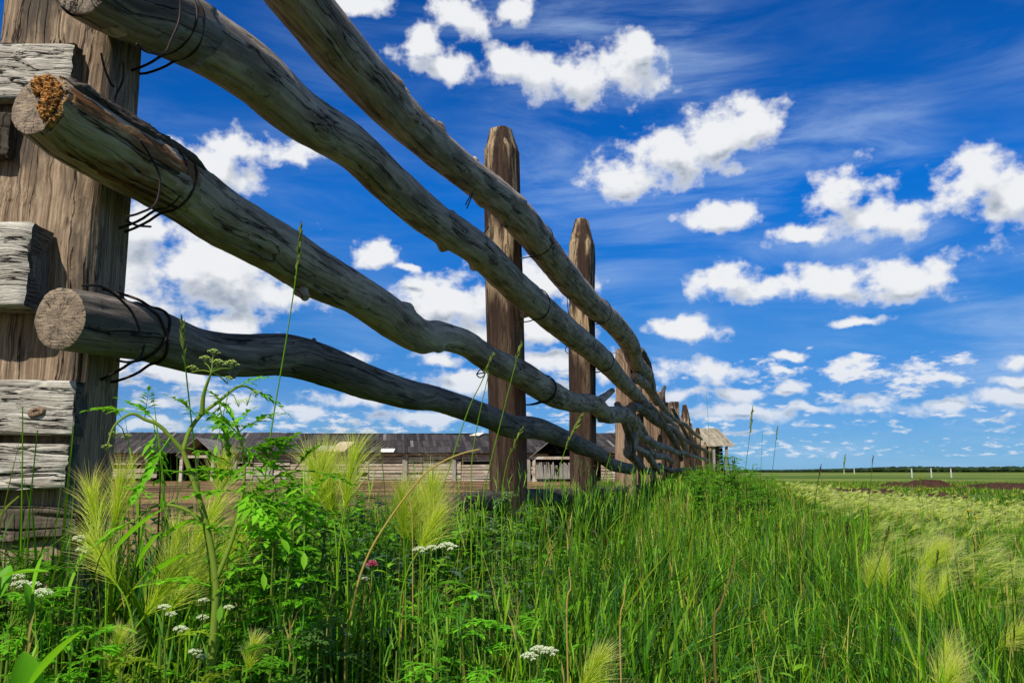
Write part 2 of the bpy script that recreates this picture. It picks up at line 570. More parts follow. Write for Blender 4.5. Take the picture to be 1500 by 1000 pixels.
sh = t.smooth(shade, -.42, .55)
grey = t.math('MULTIPLY', t.math('ADD', t.math('MULTIPLY', sh, .75), t.math('MULTIPLY', t.math('MULTIPLY', thick, sh), .5), clamp=True), t.smooth(d1, -.1, .7), clamp=True)
# deep polarised blue away from the sun, plainer toward it
tint = t.ramp(t.math('DIVIDE', el, rad(60)), [(0., (.24, .54, 1.12)), (.035, (.22, .48, .94)), (.08, (.19, .46, .88)), (.16, (.12, .50, .96)),
                                             (.31, (.02, .58, 1.32)), (.52, (.03, .49, 1.20)), (1., (.08, .42, 1.0))])
dot = t.vm('DOT_PRODUCT', nrm, tuple(SV), out=1)
tint = t.mix(t.smooth(dot, .15, .6), tint, (.55, .60, .66))
hs = (t.mix(1., (sky, 0), tint, 'MULTIPLY')[0], 2)
# thin high veils
vv = t.n('ShaderNodeMapping', {'Vector': v, 'Rotation': (0, 0, rad(16)), 'Scale': (2.2, 11., 1.)})
ci = t.n('ShaderNodeTexNoise', {'Vector': (vv, 0), 'Scale': 1.6, 'Detail': 8., 'Roughness': .62, 'Distortion': .5})
cb = t.n('ShaderNodeTexNoise', {'Vector': v, 'Scale': 2.6, 'Detail': 2.})
cim = t.math('MULTIPLY', t.smooth((ci, 0), .36, .80), t.smooth((cb, 0), .36, .60, 0.08, .75))
cim = t.math('MULTIPLY', cim, t.smooth(az, -.3, .25, .35, 1.))
white = (8.6, 8.75, 9.0, 1)
greyc = (2.6, 3.3, 4.4, 1)
skyc = t.mix(cim, hs, (4.6, 6.2, 8.6, 1))
cc = t.mix(grey, white, greyc)
fin = t.mix(t.math('MULTIPLY', alpha, t.smooth(el, 0., .16, .62, 1.)), skyc, cc)
bg = t.n('ShaderNodeBackground', {'Color': fin, 'Strength': .1})
t.n('ShaderNodeOutputWorld', {0: (bg, 0)})
wd.cycles.sampling_method = 'MANUAL'
wd.cycles.sample_map_resolution = 512

sc.view_settings.view_transform = 'Standard'
sc.view_settings.look = 'None'
sc.view_settings.exposure = 0.0
sc.view_settings.gamma = 1
sc.cycles.max_bounces = 6
sc.cycles.diffuse_bounces = 3
sc.cycles.glossy_bounces = 2
sc.cycles.transmission_bounces = 3
sc.cycles.transparent_max_bounces = 6
sc.cycles.use_denoising = True

# ------------------------------------------------------------------ ground
def axis_pts(n, near, far, k):
    u = np.linspace(-1, 1, n)
    return np.sinh(u * k) / math.sinh(k) * far


gx = axis_pts(330, 1, 4000, 8.5)
gy = axis_pts(330, 1, 4000, 8.5)
GX, GY = np.meshgrid(gx, gy)
GZ = ground_z(GX, GY)
V = np.stack([GX, GY, GZ], -1).reshape(-1, 3)
n = 330
i = np.arange(n - 1)[:, None] * n + np.arange(n - 1)[None]
q = np.stack([i, i + 1, i + n + 1, i + n], -1).reshape(-1, 4)
m, t = new_mat('soil_and_turf')
co = (t.n('ShaderNodeTexCoord'), 3)
sp = t.n('ShaderNodeSeparateXYZ', {0: co})
s_ = t.math('ADD', t.math('MULTIPLY', (sp, 0), float(N[0])), t.math('MULTIPLY', (sp, 1), float(N[1])))
s_ = t.math('SUBTRACT', s_, float(N @ P0))
nA = t.n('ShaderNodeTexNoise', {'Vector': co, 'Scale': .35, 'Detail': 8., 'Roughness': .65})
nB = t.n('ShaderNodeTexNoise', {'Vector': co, 'Scale': 9., 'Detail': 8., 'Roughness': .7})
nC = t.n('ShaderNodeTexNoise', {'Vector': t.vm('MULTIPLY', co, (.006, .03, 1.)), 'Scale': 1., 'Detail': 6., 'Roughness': .6})
yard = t.mix(t.smooth((nA, 0), .42, .6), t.ramp((nB, 0), [(.3, (.035, .018, .010)), (.7, (.15, .085, .048))]),
             t.ramp((nB, 0), [(.3, (.20, .11, .045)), (.7, (.46, .30, .13))]))
field = t.mix(t.smooth((nC, 0), .44, .54), t.ramp((nB, 0), [(.3, (.045, .095, .012)), (.7, (.10, .19, .02))]),
              t.ramp((nA, 0), [(.3, (.12, .19, .03)), (.7, (.27, .30, .06))]))
se = t.math('ADD', s_, t.math('MULTIPLY', t.math('SUBTRACT', (nA, 0), .5), 1.2))
dist = t.vm('LENGTH', co, out=1)
near = t.mix(t.smooth(dist, 8., 30.), (.035, .035, .014), field)
nD = t.n('ShaderNodeTexNoise', {'Vector': t.vm('MULTIPLY', co, (.05, .11, 1.)), 'Scale': 1., 'Detail': 9., 'Roughness': .72})
near = t.mix(t.smooth((nD, 0), .50, .64, 0., .75), near, (.050, .075, .014))
near = t.mix(t.smooth((nD, 0), .46, .36, 0., .55), near, (.26, .25, .07))
gc = t.mix(t.smooth(se, -.9, -.4), yard, near)
bp = t.n('ShaderNodeBump', {'Strength': .5, 'Distance': .05, 'Height': (nB, 0)})
out(t, (t.n('ShaderNodeBsdfPrincipled', {'Base Color': gc, 'Roughness': .95, 'Specular IOR Level': .1, 'Normal': (bp, 0)}), 0))
tag(mesh_obj('ground', V, q, m), kind='structure')

# ------------------------------------------------------------------ the long pole fence
fence = thing('pole_fence', (*(P0[:2]), ground_z(*P0[:2])), 'rustic livestock fence of crooked grey poles wired to hewn brown posts, running to the horizon', 'fence')


def rough_tube(mb, C, r, seg=28, seed=0, lump=.09, facet=.0, capmb=None, cut=None):
    """tube with knots and unevenness; ends capped (start cap goes to capmb when given)"""
    C = np.asarray(C, float)
    T, A, B = frames(C)
    th = np.linspace(0, 2 * math.pi, seg, endpoint=False)
    L = np.concatenate([[0], np.cumsum(np.linalg.norm(np.diff(C, axis=0), axis=1))])
    rm = float(np.mean(r))
    qx = np.cos(th)[None] * 1.3 + 0 * L[:, None]
    qy = np.sin(th)[None] * 1.3 + 0 * L[:, None]
    ql = np.repeat(L[:, None], seg, 1)
    nz = fbm(np.stack([qx, qy, ql / rm * .28], -1), seed, 3) * 2
    nf = fbm(np.stack([qx * 5, qy * 5, ql / rm * .8], -1), seed + 9, 3) * 2
    # knots
    rng = np.random.default_rng(seed + 100)
    kn = 0
    for k in range(int(L[-1] / (rm * 7)) + 1):
        l0, a0, h, w = rng.uniform(0, L[-1]), rng.uniform(0, 2 * math.pi), rng.uniform(.1, .38), rng.uniform(.25, .5)
        da = np.abs((th - a0 + math.pi) % (2 * math.pi) - math.pi)[None]
        kn = kn + h * np.exp(-((ql - l0) / rm / w) ** 2 - (da / w) ** 2)
    gr = np.abs(fbm(np.stack([np.cos(th)[None] * 3.2 + 0 * ql, np.sin(th)[None] * 3.2 + 0 * ql, ql / rm * .11], -1), seed + 31, 3))
    gg = np.clip(fbm(np.stack([qx * .8, qy * .8, ql / rm * .25], -1), seed + 41, 2) * 4 + .5, 0, 1)
    kn = kn - .075 * np.clip(1 - gr / .022, 0, 1) * gg
    rr = np.asarray(r)[:, None] * (1 + lump * nz + lump * .6 * nf + kn)
    V = C[:, None] + rr[..., None] * (np.cos(th)[None, :, None] * A[:, None] + np.sin(th)[None, :, None] * B[:, None])
    n = len(C)
    i = np.arange(n - 1)[:, None] * seg
    j = np.arange(seg)[None]
    j2 = (j + 1) % seg
    q = np.stack([i + j, i + j2, i + seg + j2, i + seg + j], -1).reshape(-1, 4)
    u = np.stack([np.cos(th)[None] * rr, np.sin(th)[None] * rr, ql], -1)
    mb.add(V.reshape(-1, 3), q, None, (1, 1, 1), u.reshape(-1, 3))
    for k in (0, n - 1):
        tgt = capmb if (capmb is not None and k == 0) else mb
        # concentric rings so that the end is not one flat fan
        rings = [V[k]]
        us = [u[k]]
        sgn = -1 if k == 0 else 1
        for f in (.93, .7, .4, .15):
            ring = C[k] + (V[k] - C[k]) * f
            if f < .95:
                ring = ring + T[k] * sgn * r[k] * (.05 if f > .9 else .06 + .05 * (vnoise(np.stack([np.cos(th) * f * 4, np.sin(th) * f * 4, th * 0], -1), seed)[:, None] - .5))
            rings.append(ring)
            us.append(u[k] * [f, f, 1])
        vv = np.vstack(rings)
        uu = np.vstack(us)
        i_ = np.arange(4)[:, None] * seg
        qq = np.stack([i_ + j, i_ + j2, i_ + seg + j2, i_ + seg + j], -1).reshape(-1, 4)
        vv = np.vstack([vv, vv[-seg:].mean(0)[None]])
        uu = np.vstack([uu, [[0, 0, L[k]]]])
        tri = np.array([[4 * seg + a, 4 * seg + (a + 1) % seg, 5 * seg] for a in range(seg)])
        tgt.add(vv, qq, tri, (1, 1, 1), uu)
    return V


def rail(pts, off, mat, seed, label=None, lump=.07, seg=64, n=14, endmat=None, stubs=(), parent=fence):
    """pts: (px, py, width in px[, extra offset])"""
    C3, rr = [], []
    for p in pts:
        c = fp(p[0], p[1], off + (p[3] if len(p) > 3 else 0))
        C3.append(c)
        rr.append(p[2] / 2 / F * zdepth(c))
    P = np.hstack([np.array(C3), np.array(rr)[:, None]])
    Q = catmull(P, n)
    mb = MB()
    cap = MB() if endmat else None
    V = rough_tube(mb, Q[:, :3], Q[:, 3], seg, seed, lump, capmb=cap)
    for (px, py, tx, ty, w) in stubs:
        a = fp(px, py, off)
        b = fp(tx, ty, off + .02)
        r0 = w / 2 / F * zdepth(a)
        S = catmull(np.array([[*a, r0 * 1.5], [*(a * .5 + b * .5), r0], [*b, r0 * .8]]), 4)
        rough_tube(mb, S[:, :3], S[:, 3], 10, seed + 5, .08)
    o = mb.build('rail', mat, parent)
    if label: o['label'] = label
    if cap: cap.build('sawn_end', endmat, o)
    return o, Q


OFF = .155
r1, q1 = rail([(330, -150, 118), (385, -75, 100), (445, 8, 84), (516, 93, 74), (581, 166, 62), (670, 243, 50), (738, 297, 50), (780, 343, 48), (822, 397, 42),
           (862, 442, 36), (897, 472, 31), (922, 503, 28), (931, 530, 24), (946, 548, 20), (953, 570, 15), (962, 590, 10)], OFF, M_rail, 11,
          'topmost pale grey pole of the fence', stubs=[(588, 140, 597, 132, 16), (688, 243, 697, 233, 14), (856, 420, 860, 412, 8)])
r2, q2 = rail([(120, -28, 98), (165, -2, 98), (225, 22, 100), (290, 55, 94), (375, 112, 84), (437, 167, 74), (515, 215, 64), (575, 272, 60), (635, 322, 54), (700, 366, 48),
           (755, 420, 44), (790, 450, 42), (838, 490, 37), (881, 525, 31), (912, 559, 23), (938, 586, 18), (960, 612, 14)], OFF, M_rail, 23,
          'second pole from the top', lump=.06)
r3, q3 = rail([(58, 152, 98), (100, 183, 104), (166, 222, 104), (262, 276, 92), (330, 322, 82), (410, 367, 74), (465, 402, 70), (525, 432, 60), (580, 470, 56), (615, 492, 50),
           (645, 492, 42), (680, 502, 38), (715, 525, 37), (760, 546, 39), (800, 572, 38), (838, 589, 29), (870, 592, 26), (888, 607, 25), (915, 608, 24), (925, 628, 22), (922, 660, 20)],
          OFF, M_rail_split, 31, 'third pole down, split and rotten orange brown at its near end', lump=.07, endmat=M_end,
          stubs=[(872, 592, 897, 572, 12), (440, 425, 448, 436, 16)])
r4, q4 = rail([(88, 466, 90), (125, 472, 90), (175, 482, 84), (220, 492, 78), (290, 514, 66), (350, 520, 62), (420, 520, 62), (480, 537, 58), (540, 560, 50), (600, 578, 43),
           (645, 586, 36), (717, 611, 34), (748, 624, 34), (789, 628, 31), (826, 642, 26), (851, 653, 25), (876, 664, 20), (897, 680, 18), (925, 687, 15)],
          OFF, M_rail_dark, 47, 'bottom pole with a sawn round end beside the nearest post', lump=.06, endmat=M_end, stubs=[(455, 505, 460, 498, 9)])
del r1

# rotten orange wood crusted on the end of the third pole
mb = MB()
c0, c1 = q3[0, :3], q3[9, :3]
T0 = (c1 - c0) / np.linalg.norm(c1 - c0)
A0 = np.cross([0, 0, 1.0], T0); A0 /= np.linalg.norm(A0)
B0 = np.cross(T0, A0)
rr0 = q3[0, 3]
rg = np.random.default_rng(5)
for k in range(900):
    a = rg.uniform(-1.0, 2.0)
    f = math.sqrt(rg.uniform(0.05, 1.0))
    back = rg.uniform(0, .035) * (1 - abs(a - .6) / 1.6) if f > .86 else -.004
    if f < .25: continue
    c = c0 + (A0 * -math.cos(a) * 1 + B0 * math.sin(a)) * rr0 * f * 1.0 * .99 + T0 * back * rg.uniform(0, 1)
    if back < 0: c = c - T0 * rg.uniform(.001, .006)
    s = rg.uniform(.0016, .0045)
    d = rg.normal(size=3); d /= np.linalg.norm(d)
    d = d * .5 + T0 * rg.choice([-1, 1])
    d /= np.linalg.norm(d)
    tube(mb, [c - d * s * 1.4, c, c + d * s * 1.4], [s * .3, s * .75, s * .2], 5, cap=True)
mb.build('rotten_wood', M_rot, r3, smooth=False)

# dark bark sleeve still on the near end of the second pole
mb = MB()
k1 = 14 * 3 - 2
Cb = q2[:k1, :3]
Tb, Ab, Bb = frames(Cb)
thb = np.linspace(0, 2 * math.pi, 40, endpoint=False)
Vb = []
Lb = np.concatenate([[0], np.cumsum(np.linalg.norm(np.diff(Cb, axis=0), axis=1))])
for i in range(k1):
    nz = fbm(np.stack([np.cos(thb) * 2, np.sin(thb) * 2, thb * 0 + Lb[i] * 14], -1), 77, 4)
    rr = q2[i, 3] * 1.06 * (1 + .10 * nz)
    Vb.append(Cb[i] + rr[:, None] * (np.cos(thb)[:, None] * Ab[i] + np.sin(thb)[:, None] * Bb[i]))
Vb = np.array(Vb)
edge = .055 * fbm(np.stack([np.cos(thb) * 1.5, np.sin(thb) * 1.5, thb * 0], -1), 5, 3) * 2
Vb[-1] += Tb[-1] * (edge[:, None] + .01)
Vb[-2] += Tb[-2] * (edge[:, None] * .9)
Vb[-3] += Tb[-3] * (edge[:, None] * .75)
last = Cb[-1] + (Vb[-1] - Cb[-1]) * .86
Vb = np.vstack([Vb, last[None]])
n_ = len(Vb)
i_ = np.arange(n_ - 1)[:, None] * 40
j_ = np.arange(40)[None]
qq = np.stack([i_ + j_, i_ + (j_ + 1) % 40, i_ + 40 + (j_ + 1) % 40, i_ + 40 + j_], -1).reshape(-1, 4)
uu = np.stack([np.cos(thb)[None] * .05 + 0 * np.arange(n_)[:, None], np.sin(thb)[None] * .05 + 0 * np.arange(n_)[:, None], np.append(Lb, Lb[-1])[:, None] + 0 * thb[None]], -1)
mb.add(Vb.reshape(-1, 3), qq, None, (1, 1, 1), uu.reshape(-1, 3))
mb.build('bark', M_rail_dark, r2)


def sleeve(Q, k0, k1, a0, a1, th, mat, name, parent, seed, fray=.02):
    """a strip of bark or a split face lying over part of a pole, between two angles round it"""
    C = Q[k0:k1, :3]
    T, A, B = frames(Q[:, :3])
    T, A, B = T[k0:k1], A[k0:k1], B[k0:k1]
    n, m_ = len(C), 44
    L = np.concatenate([[0], np.cumsum(np.linalg.norm(np.diff(C, axis=0), axis=1))])
    V, U = [], []
    for i in range(n):
        e0 = .5 * fbm(np.array([[L[i] * 26, 0, seed]]), seed, 4)[0]
        e1 = .5 * fbm(np.array([[L[i] * 26, 9, seed]]), seed, 4)[0]
        tp = min(1, i / 3 + .25, (n - 1 - i) / 3 + .2)
        aa = np.linspace(a0 + e0, a1 + e1, m_)
        nz = fbm(np.stack([np.cos(aa) * 4, np.sin(aa) * 4, aa * 0 + L[i] * 24], -1), seed + 2, 4)
        ed = np.minimum(np.arange(m_), np.arange(m_)[::-1]) / 2.
        nz = nz + 1.1 * fbm(np.stack([np.cos(aa) * 16, np.sin(aa) * 16, aa * 0 + L[i] * 55], -1), seed + 5, 3)
        rr = Q[k0 + i, 3] * (1.02 + (th * (1 + 1.8 * nz)) * tp * np.clip(ed, 0, 1)) - np.where(ed < .3, .006, 0)
        V.append(C[i] + rr[:, None] * (np.cos(aa)[:, None] * A[i] + np.sin(aa)[:, None] * B[i]) + T[i] * (fray * (vnoise(np.stack([aa * 3, aa * 0, aa * 0 + i // (n - 1)], -1), seed)[:, None] - .5) if i in (0, n - 1) else 0))
        U.append(np.stack([np.cos(aa) * rr, np.sin(aa) * rr, aa * 0 + L[i]], -1))
    i = np.arange(n - 1)[:, None] * m_
    j = np.arange(m_ - 1)[None]
    q = np.stack([i + j, i + j + 1, i + m_ + j + 1, i + m_ + j], -1).reshape(-1, 4)
    mb = MB()
    mb.add(np.array(V).reshape(-1, 3), q, None, (1, 1, 1), np.array(U).reshape(-1, 3))
    return mb.build(name, mat, parent)


sleeve(q3, 3, 44, 1.2, 2.55, .13, M_bark, 'bark', r3, 4)
sleeve(q3, 1, 42, 2.62, 4.6, .035, M_split_face, 'split_face', r3, 8)


def hewn_post(name, cx, cy, z0, z1, w, d, yaw, mat, parent, seed=0, lean=(0, 0), point=.12, res=.02, rough=.006, label=None, flare=0., tipw=.55, gouge=.0):
    """squared timber, its top hewn to a blunt point; a dense rough grid"""
    H = z1 - z0
    nz = max(12, int(H / res))
    k = max(4, int(w / res))
    # rounded-square outline
    base = []
    for e in range(4):
        for s in range(k):
            f = s / k
            c = [(-.5, -.5), (.5, -.5), (.5, .5), (-.5, .5)]
            a, b = c[e], c[(e + 1) % 4]
            base.append((a[0] + (b[0] - a[0]) * f, a[1] + (b[1] - a[1]) * f))
    base = np.array(base)
    m = np.abs(base).max(1)
    rd = np.hypot(*base.T)
    base = base * (1 - .10 * np.clip((rd - .6) / .1, 0, 1))[:, None]
    zs = np.linspace(0, 1, nz + 1)
    hp = point / H if H else 0
    V, U = [], []
    cs, sn = math.cos(yaw), math.sin(yaw)
    for zf in zs:
        sc_ = 1.
        if point and zf > 1 - hp: sc_ = 1 - (1 - tipw) * ((zf - 1 + hp) / hp) ** .9
        fl = 1 + flare * (1 - zf) ** 2
        p = base * [w, d] * sc_ * fl
        zz = z0 + zf * H
        g = np.stack([p[:, 0] * 9, p[:, 1] * 9, np.full(len(p), zz * 1.5)], -1)
        g2 = np.stack([p[:, 0] * 110, p[:, 1] * 110, np.full(len(p), zz * 5)], -1)
        disp = fbm(g, seed, 3) * rough * 5 + fbm(g2, seed + 3, 3) * rough * 1.3
        if gouge: disp = disp - gouge * np.clip(fbm(np.stack([p[:, 0] * 28, p[:, 1] * 28, np.full(len(p), zz * 2.2)], -1), seed + 7, 3) - .16, 0, 1)
        nrm_ = p / (np.linalg.norm(p, axis=1)[:, None] + 1e-9)
        pp = p + nrm_ * disp[:, None]
        lx, ly = lean[0] * zf * H, lean[1] * zf * H
        X = cx + pp[:, 0] * cs - pp[:, 1] * sn + lx
        Y = cy + pp[:, 0] * sn + pp[:, 1] * cs + ly
        V.append(np.stack([X, Y, np.full(len(p), zz) + (rough * 2 * fbm(g * 3, seed + 5, 2) if zf == 1 else 0)], -1))
        U.append(np.stack([p[:, 0], p[:, 1], np.full(len(p), zz)], -1))
    V, U = np.array(V), np.array(U)
    sg = len(base)
    i = np.arange(nz)[:, None] * sg
    j = np.arange(sg)[None]
    q = np.stack([i + j, i + (j + 1) % sg, i + sg + (j + 1) % sg, i + sg + j], -1).reshape(-1, 4)
    mb = MB()
    mb.add(V.reshape(-1, 3), q, None, (1, 1, 1), U.reshape(-1, 3))
    top = V[-1]
    cc = top.mean(0) + [0, 0, w * .06]
    mid = (top + cc) / 2 + [0, 0, w * .04]
    vv = np.vstack([top, mid, cc[None]])
    qq = np.stack([j[0], (j[0] + 1) % sg, sg + (j[0] + 1) % sg, sg + j[0]], -1)
    tri = np.array([[sg + a, sg + (a + 1) % sg, 2 * sg] for a in range(sg)])
    mb.add(vv, qq, tri, (1, 1, 1), vv - [cx, cy, 0])
    o = mb.build(name, mat, parent)
    if label: o['label'] = label
    return o


# the near corner post: squarely facing the camera
gz = float(ground_z(-.73, 1.34))
pn = hewn_post('post', -.752, 1.335, .1, 2.15, .188, .145, rad(0), M_post_near, fence, 3, lean=(-.005, .0), point=0, res=.005, rough=.0022,
               label='nearest corner post, thick warm brown hewn timber cut by the left edge', gouge=.03)
# posts 2 and 3
p = fp(742, 700, .0)
b2 = at(748, 700, p[1]); t2 = at(736, 190, p[1])
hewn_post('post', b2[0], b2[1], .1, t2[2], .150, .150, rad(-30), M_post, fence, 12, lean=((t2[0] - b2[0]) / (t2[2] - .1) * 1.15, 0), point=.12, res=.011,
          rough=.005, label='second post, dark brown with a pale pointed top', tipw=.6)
p = fp(853, 700, .0)
b3 = at(853, 700, p[1]); t3 = at(852, 322, p[1])
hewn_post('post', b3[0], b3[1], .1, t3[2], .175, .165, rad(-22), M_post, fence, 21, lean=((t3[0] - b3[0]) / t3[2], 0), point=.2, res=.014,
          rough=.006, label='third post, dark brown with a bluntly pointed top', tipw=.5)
# the farther posts
far = [  # px, top py, width px, material, point, tip, flare
    (917, 512, 26, M_post_far, .05, .9, .4, 'fourth post, pale split timber spreading towards its foot'),
    (934, 516, 17, M_post_far, .05, .8, .0, None),
    (947, 566, 16, M_post_far, .02, .9, .0, None),
    (964, 574, 17, M_post_far, .03, .9, .0, None),
    (978, 590, 12, M_post, .03, .9, .0, None),
    (990, 589, 15, M_post, .02, .95, .0, 'flat topped brown post far down the fence'),
    (1006, 593, 15, M_post, .35, .45, .0, 'round topped brown post far down the fence'),
    (1012, 620, 9, M_post, .1, .6, .0, None),
    (1024, 627, 9, M_post, .25, .5, .0, None),
    (1034, 648, 6, M_post, .1, .7, .0, None),
    (1041, 655, 5, M_post, .1, .7, .0, None),
    (926, 540, 13, M_post, .05, .8, .0, None),
    (955, 590, 11, M_post_far, .05, .8, .0, None),
    (972, 604, 11, M_post, .05, .8, .0, None),
    (998, 612, 9, M_post_far, .05, .9, .0, None),
    (1018, 640, 7, M_post, .05, .8, .0, None),
    (1029, 652, 6, M_post_far, .05, .8, .0, None),
]
far_pos = []
for k, (px, ty, w, mt, pt, tp, fl, lb) in enumerate(far):
    c = fp(px, 690, .0)
    tpz = at(px, ty, c[1])[2]
    W = w / F * c[1] * (.92 if px < 940 else .88)
    g = float(ground_z(c[0], c[1]))
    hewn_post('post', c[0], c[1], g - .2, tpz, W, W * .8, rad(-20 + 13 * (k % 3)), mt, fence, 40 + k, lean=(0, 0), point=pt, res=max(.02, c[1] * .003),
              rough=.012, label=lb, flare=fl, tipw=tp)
    far_pos.append((c, tpz))
# a jagged dark broken limb standing behind the fourth post
rail([(951, 572, 20), (950, 550, 15), (946, 530, 13), (940, 512, 7)], -.02, M_bark, 60, lump=.2, seg=12, n=5)
rail([(976, 622, 10), (972, 600, 9), (970, 580, 8), (974, 566, 4)], -.02, M_bark, 61, lump=.25, seg=12, n=5)

# crooked rails beyond the fourth post
tail = [
    [(930, 552, 18), (942, 560, 17), (955, 575, 15), (966, 590, 13), (978, 604, 9), (990, 615, 8), (1004, 622, 8), (1016, 634, 7), (1028, 643, 5)],
    [(925, 596, 18), (940, 598, 17), (955, 612, 16), (970, 622, 15), (984, 628, 12), (996, 640, 10), (1010, 648, 8), (1026, 656, 6), (1042, 664, 5)],
    [(930, 622, 15), (940, 640, 14), (950, 644, 14), (962, 652, 14), (976, 655, 12), (990, 662, 10), (1004, 664, 8), (1022, 670, 6), (1040, 674, 5)],
    [(918, 664, 15), (930, 672, 16), (940, 686, 15), (952, 690, 12), (966, 682, 11), (980, 688, 9), (998, 688, 8), (1020, 686, 5)],
    [(932, 614, 13), (944, 634, 12), (948, 656, 12), (962, 668, 12), (974, 668, 11), (984, 676, 9)],
    [(940, 590, 11), (958, 600, 11), (972, 622, 12), (990, 650, 12), (998, 672, 9)],
    [(968, 604, 8), (984, 622, 14), (1000, 648, 13), (1006, 668, 8)],
    [(905, 592, 13), (922, 640, 14), (926, 668, 13), (944, 690, 12)],
    [(930, 655, 10), (946, 664, 12), (958, 680, 12), (968, 692, 10)],
    [(984, 596, 6), (1000, 626, 7), (1012, 650, 7), (1024, 672, 6)],
]
for k, pts in enumerate(tail):
    pts = [(a_, b_, w_ * .78) for a_, b_, w_ in pts]
    rail(pts, .14 + .03 * (k % 3), M_rail_dark if k % 2 else M_rail, 70 + k, lump=.26, seg=22, n=8, label=None)

# log lying along the foot of the fence
log = thing('fallen_log', (b2[0], b2[1], ground_z(b2[0], b2[1])), 'long dark log lying in the grass along the foot of the fence', 'log')
rail([(660, 742, 30), (700, 734, 30), (760, 730, 28), (830, 727, 24), (880, 722, 18), (930, 716, 14), (980, 706, 9)], -.02, M_bark, 91, lump=.12, seg=16, n=6, parent=log)
for o in list(bpy.data.objects):
    if o.parent == log: o.name = 'trunk'


# ---- wires
def wire(mb, pts, r=.0022, n=8, seg=5):
    tube(mb, catmull(np.array(pts), n), r, seg)


def tie(Q, idx, loops=2, r=.0021, backs=.13, seed=0, gap=.012):
    """wire twisted round a rail and back to the post behind it"""
    rg = np.random.default_rng(seed)
    mb = MB()
    c, rr = Q[idx, :3], Q[idx, 3] * 1.05
    T, A, B = frames(Q[max(0, idx - 2):idx + 3, :3])
    T, A, B = T[2], A[2], B[2]
    for l in range(loops):
        pts = []
        o = T * (l * gap + rg.normal() * .004)
        tl = rg.normal() * .25
        for a in np.linspace(0, 2 * math.pi, 18):
            d = math.cos(a) * A + math.sin(a) * B
            e = 1.0
            dn = d @ N
            ext = 1 + (max(0, -dn) ** 2) * backs / rr
            pts.append(c + o + d * rr * ext * (1 + rg.normal() * .015) + T * tl * rr * math.sin(a))
        wire(mb, pts, r, 3)
    o = mb.build('wire_tie', M_wire, fence)
    return o


tie(q2, 14 * 2 + 4, 2, .0024, .10, 1, .02)
tie(q3, 14 * 2 + 9, 2, .0024, .13, 2, .022)
tie(q4, 14 * 2 + 9, 2, .0024, .12, 3, .014)
tie(q1, 14 * 7 + 2, 1, .003, .09, 4)
tie(q2, 14 * 10 + 12, 1, .003, .09, 5)
tie(q3, 14 * 13 + 12, 3, .003, .09, 6, .006)
tie(q2, 14 * 13 + 1, 2, .003, .09, 7)
tie(q1, 14 * 9 + 6, 1, .003, .09, 8)
tie(q4, 14 * 16 + 4, 2, .003, .09, 9)
for (pts, off) in [
    ([(183, 318), (205, 312), (228, 298), (234, 262), (222, 232), (205, 205)], .24),
    ([(184, 322), (200, 330), (221, 332)], .16),
    ([(200, 64), (215, 76), (240, 78), (250, 60), (262, 30), (264, 0), (262, -20)], .24),
    ([(172, 528), (190, 530), (205, 524), (212, 505)], .2),
    ([(120, 418), (150, 420), (178, 440), (196, 462), (208, 495)], .24),
    ([(830, 430), (833, 460), (838, 480)], .12), ([(716, 332), (708, 345), (716, 352)], .1),
    ([(684, 305), (690, 290), (694, 280), (686, 292), (682, 300)], .2),
    ([(698, 548), (704, 541), (710, 548), (704, 553), (699, 548), (715, 545), (722, 542)], .12),
    ([(832, 505), (828, 512), (833, 518), (836, 508), (834, 498)], .1),
    ([(893, 518), (905, 518), (914, 530), (916, 540)], .15), ([(873, 541), (884, 543), (892, 540)], .1),
    ([(148, 78), (153, 100), (162, 122), (167, 127)], .115), ([(181, 92), (180, 118), (170, 140), (166, 160)], .115),
]:
    mb = MB()
    wire(mb, [fp(a, b, off) for a, b in pts], .0019 if pts[0][0] < 600 else .0025)
    mb.build('wire', M_wire, fence)


# ------------------------------------------------------------------ plank fence meeting the corner post
pf = thing('plank_fence', (-1.2, 1.2, 0), 'silver grey weathered planks nailed across the corner post at the left edge', 'fence')


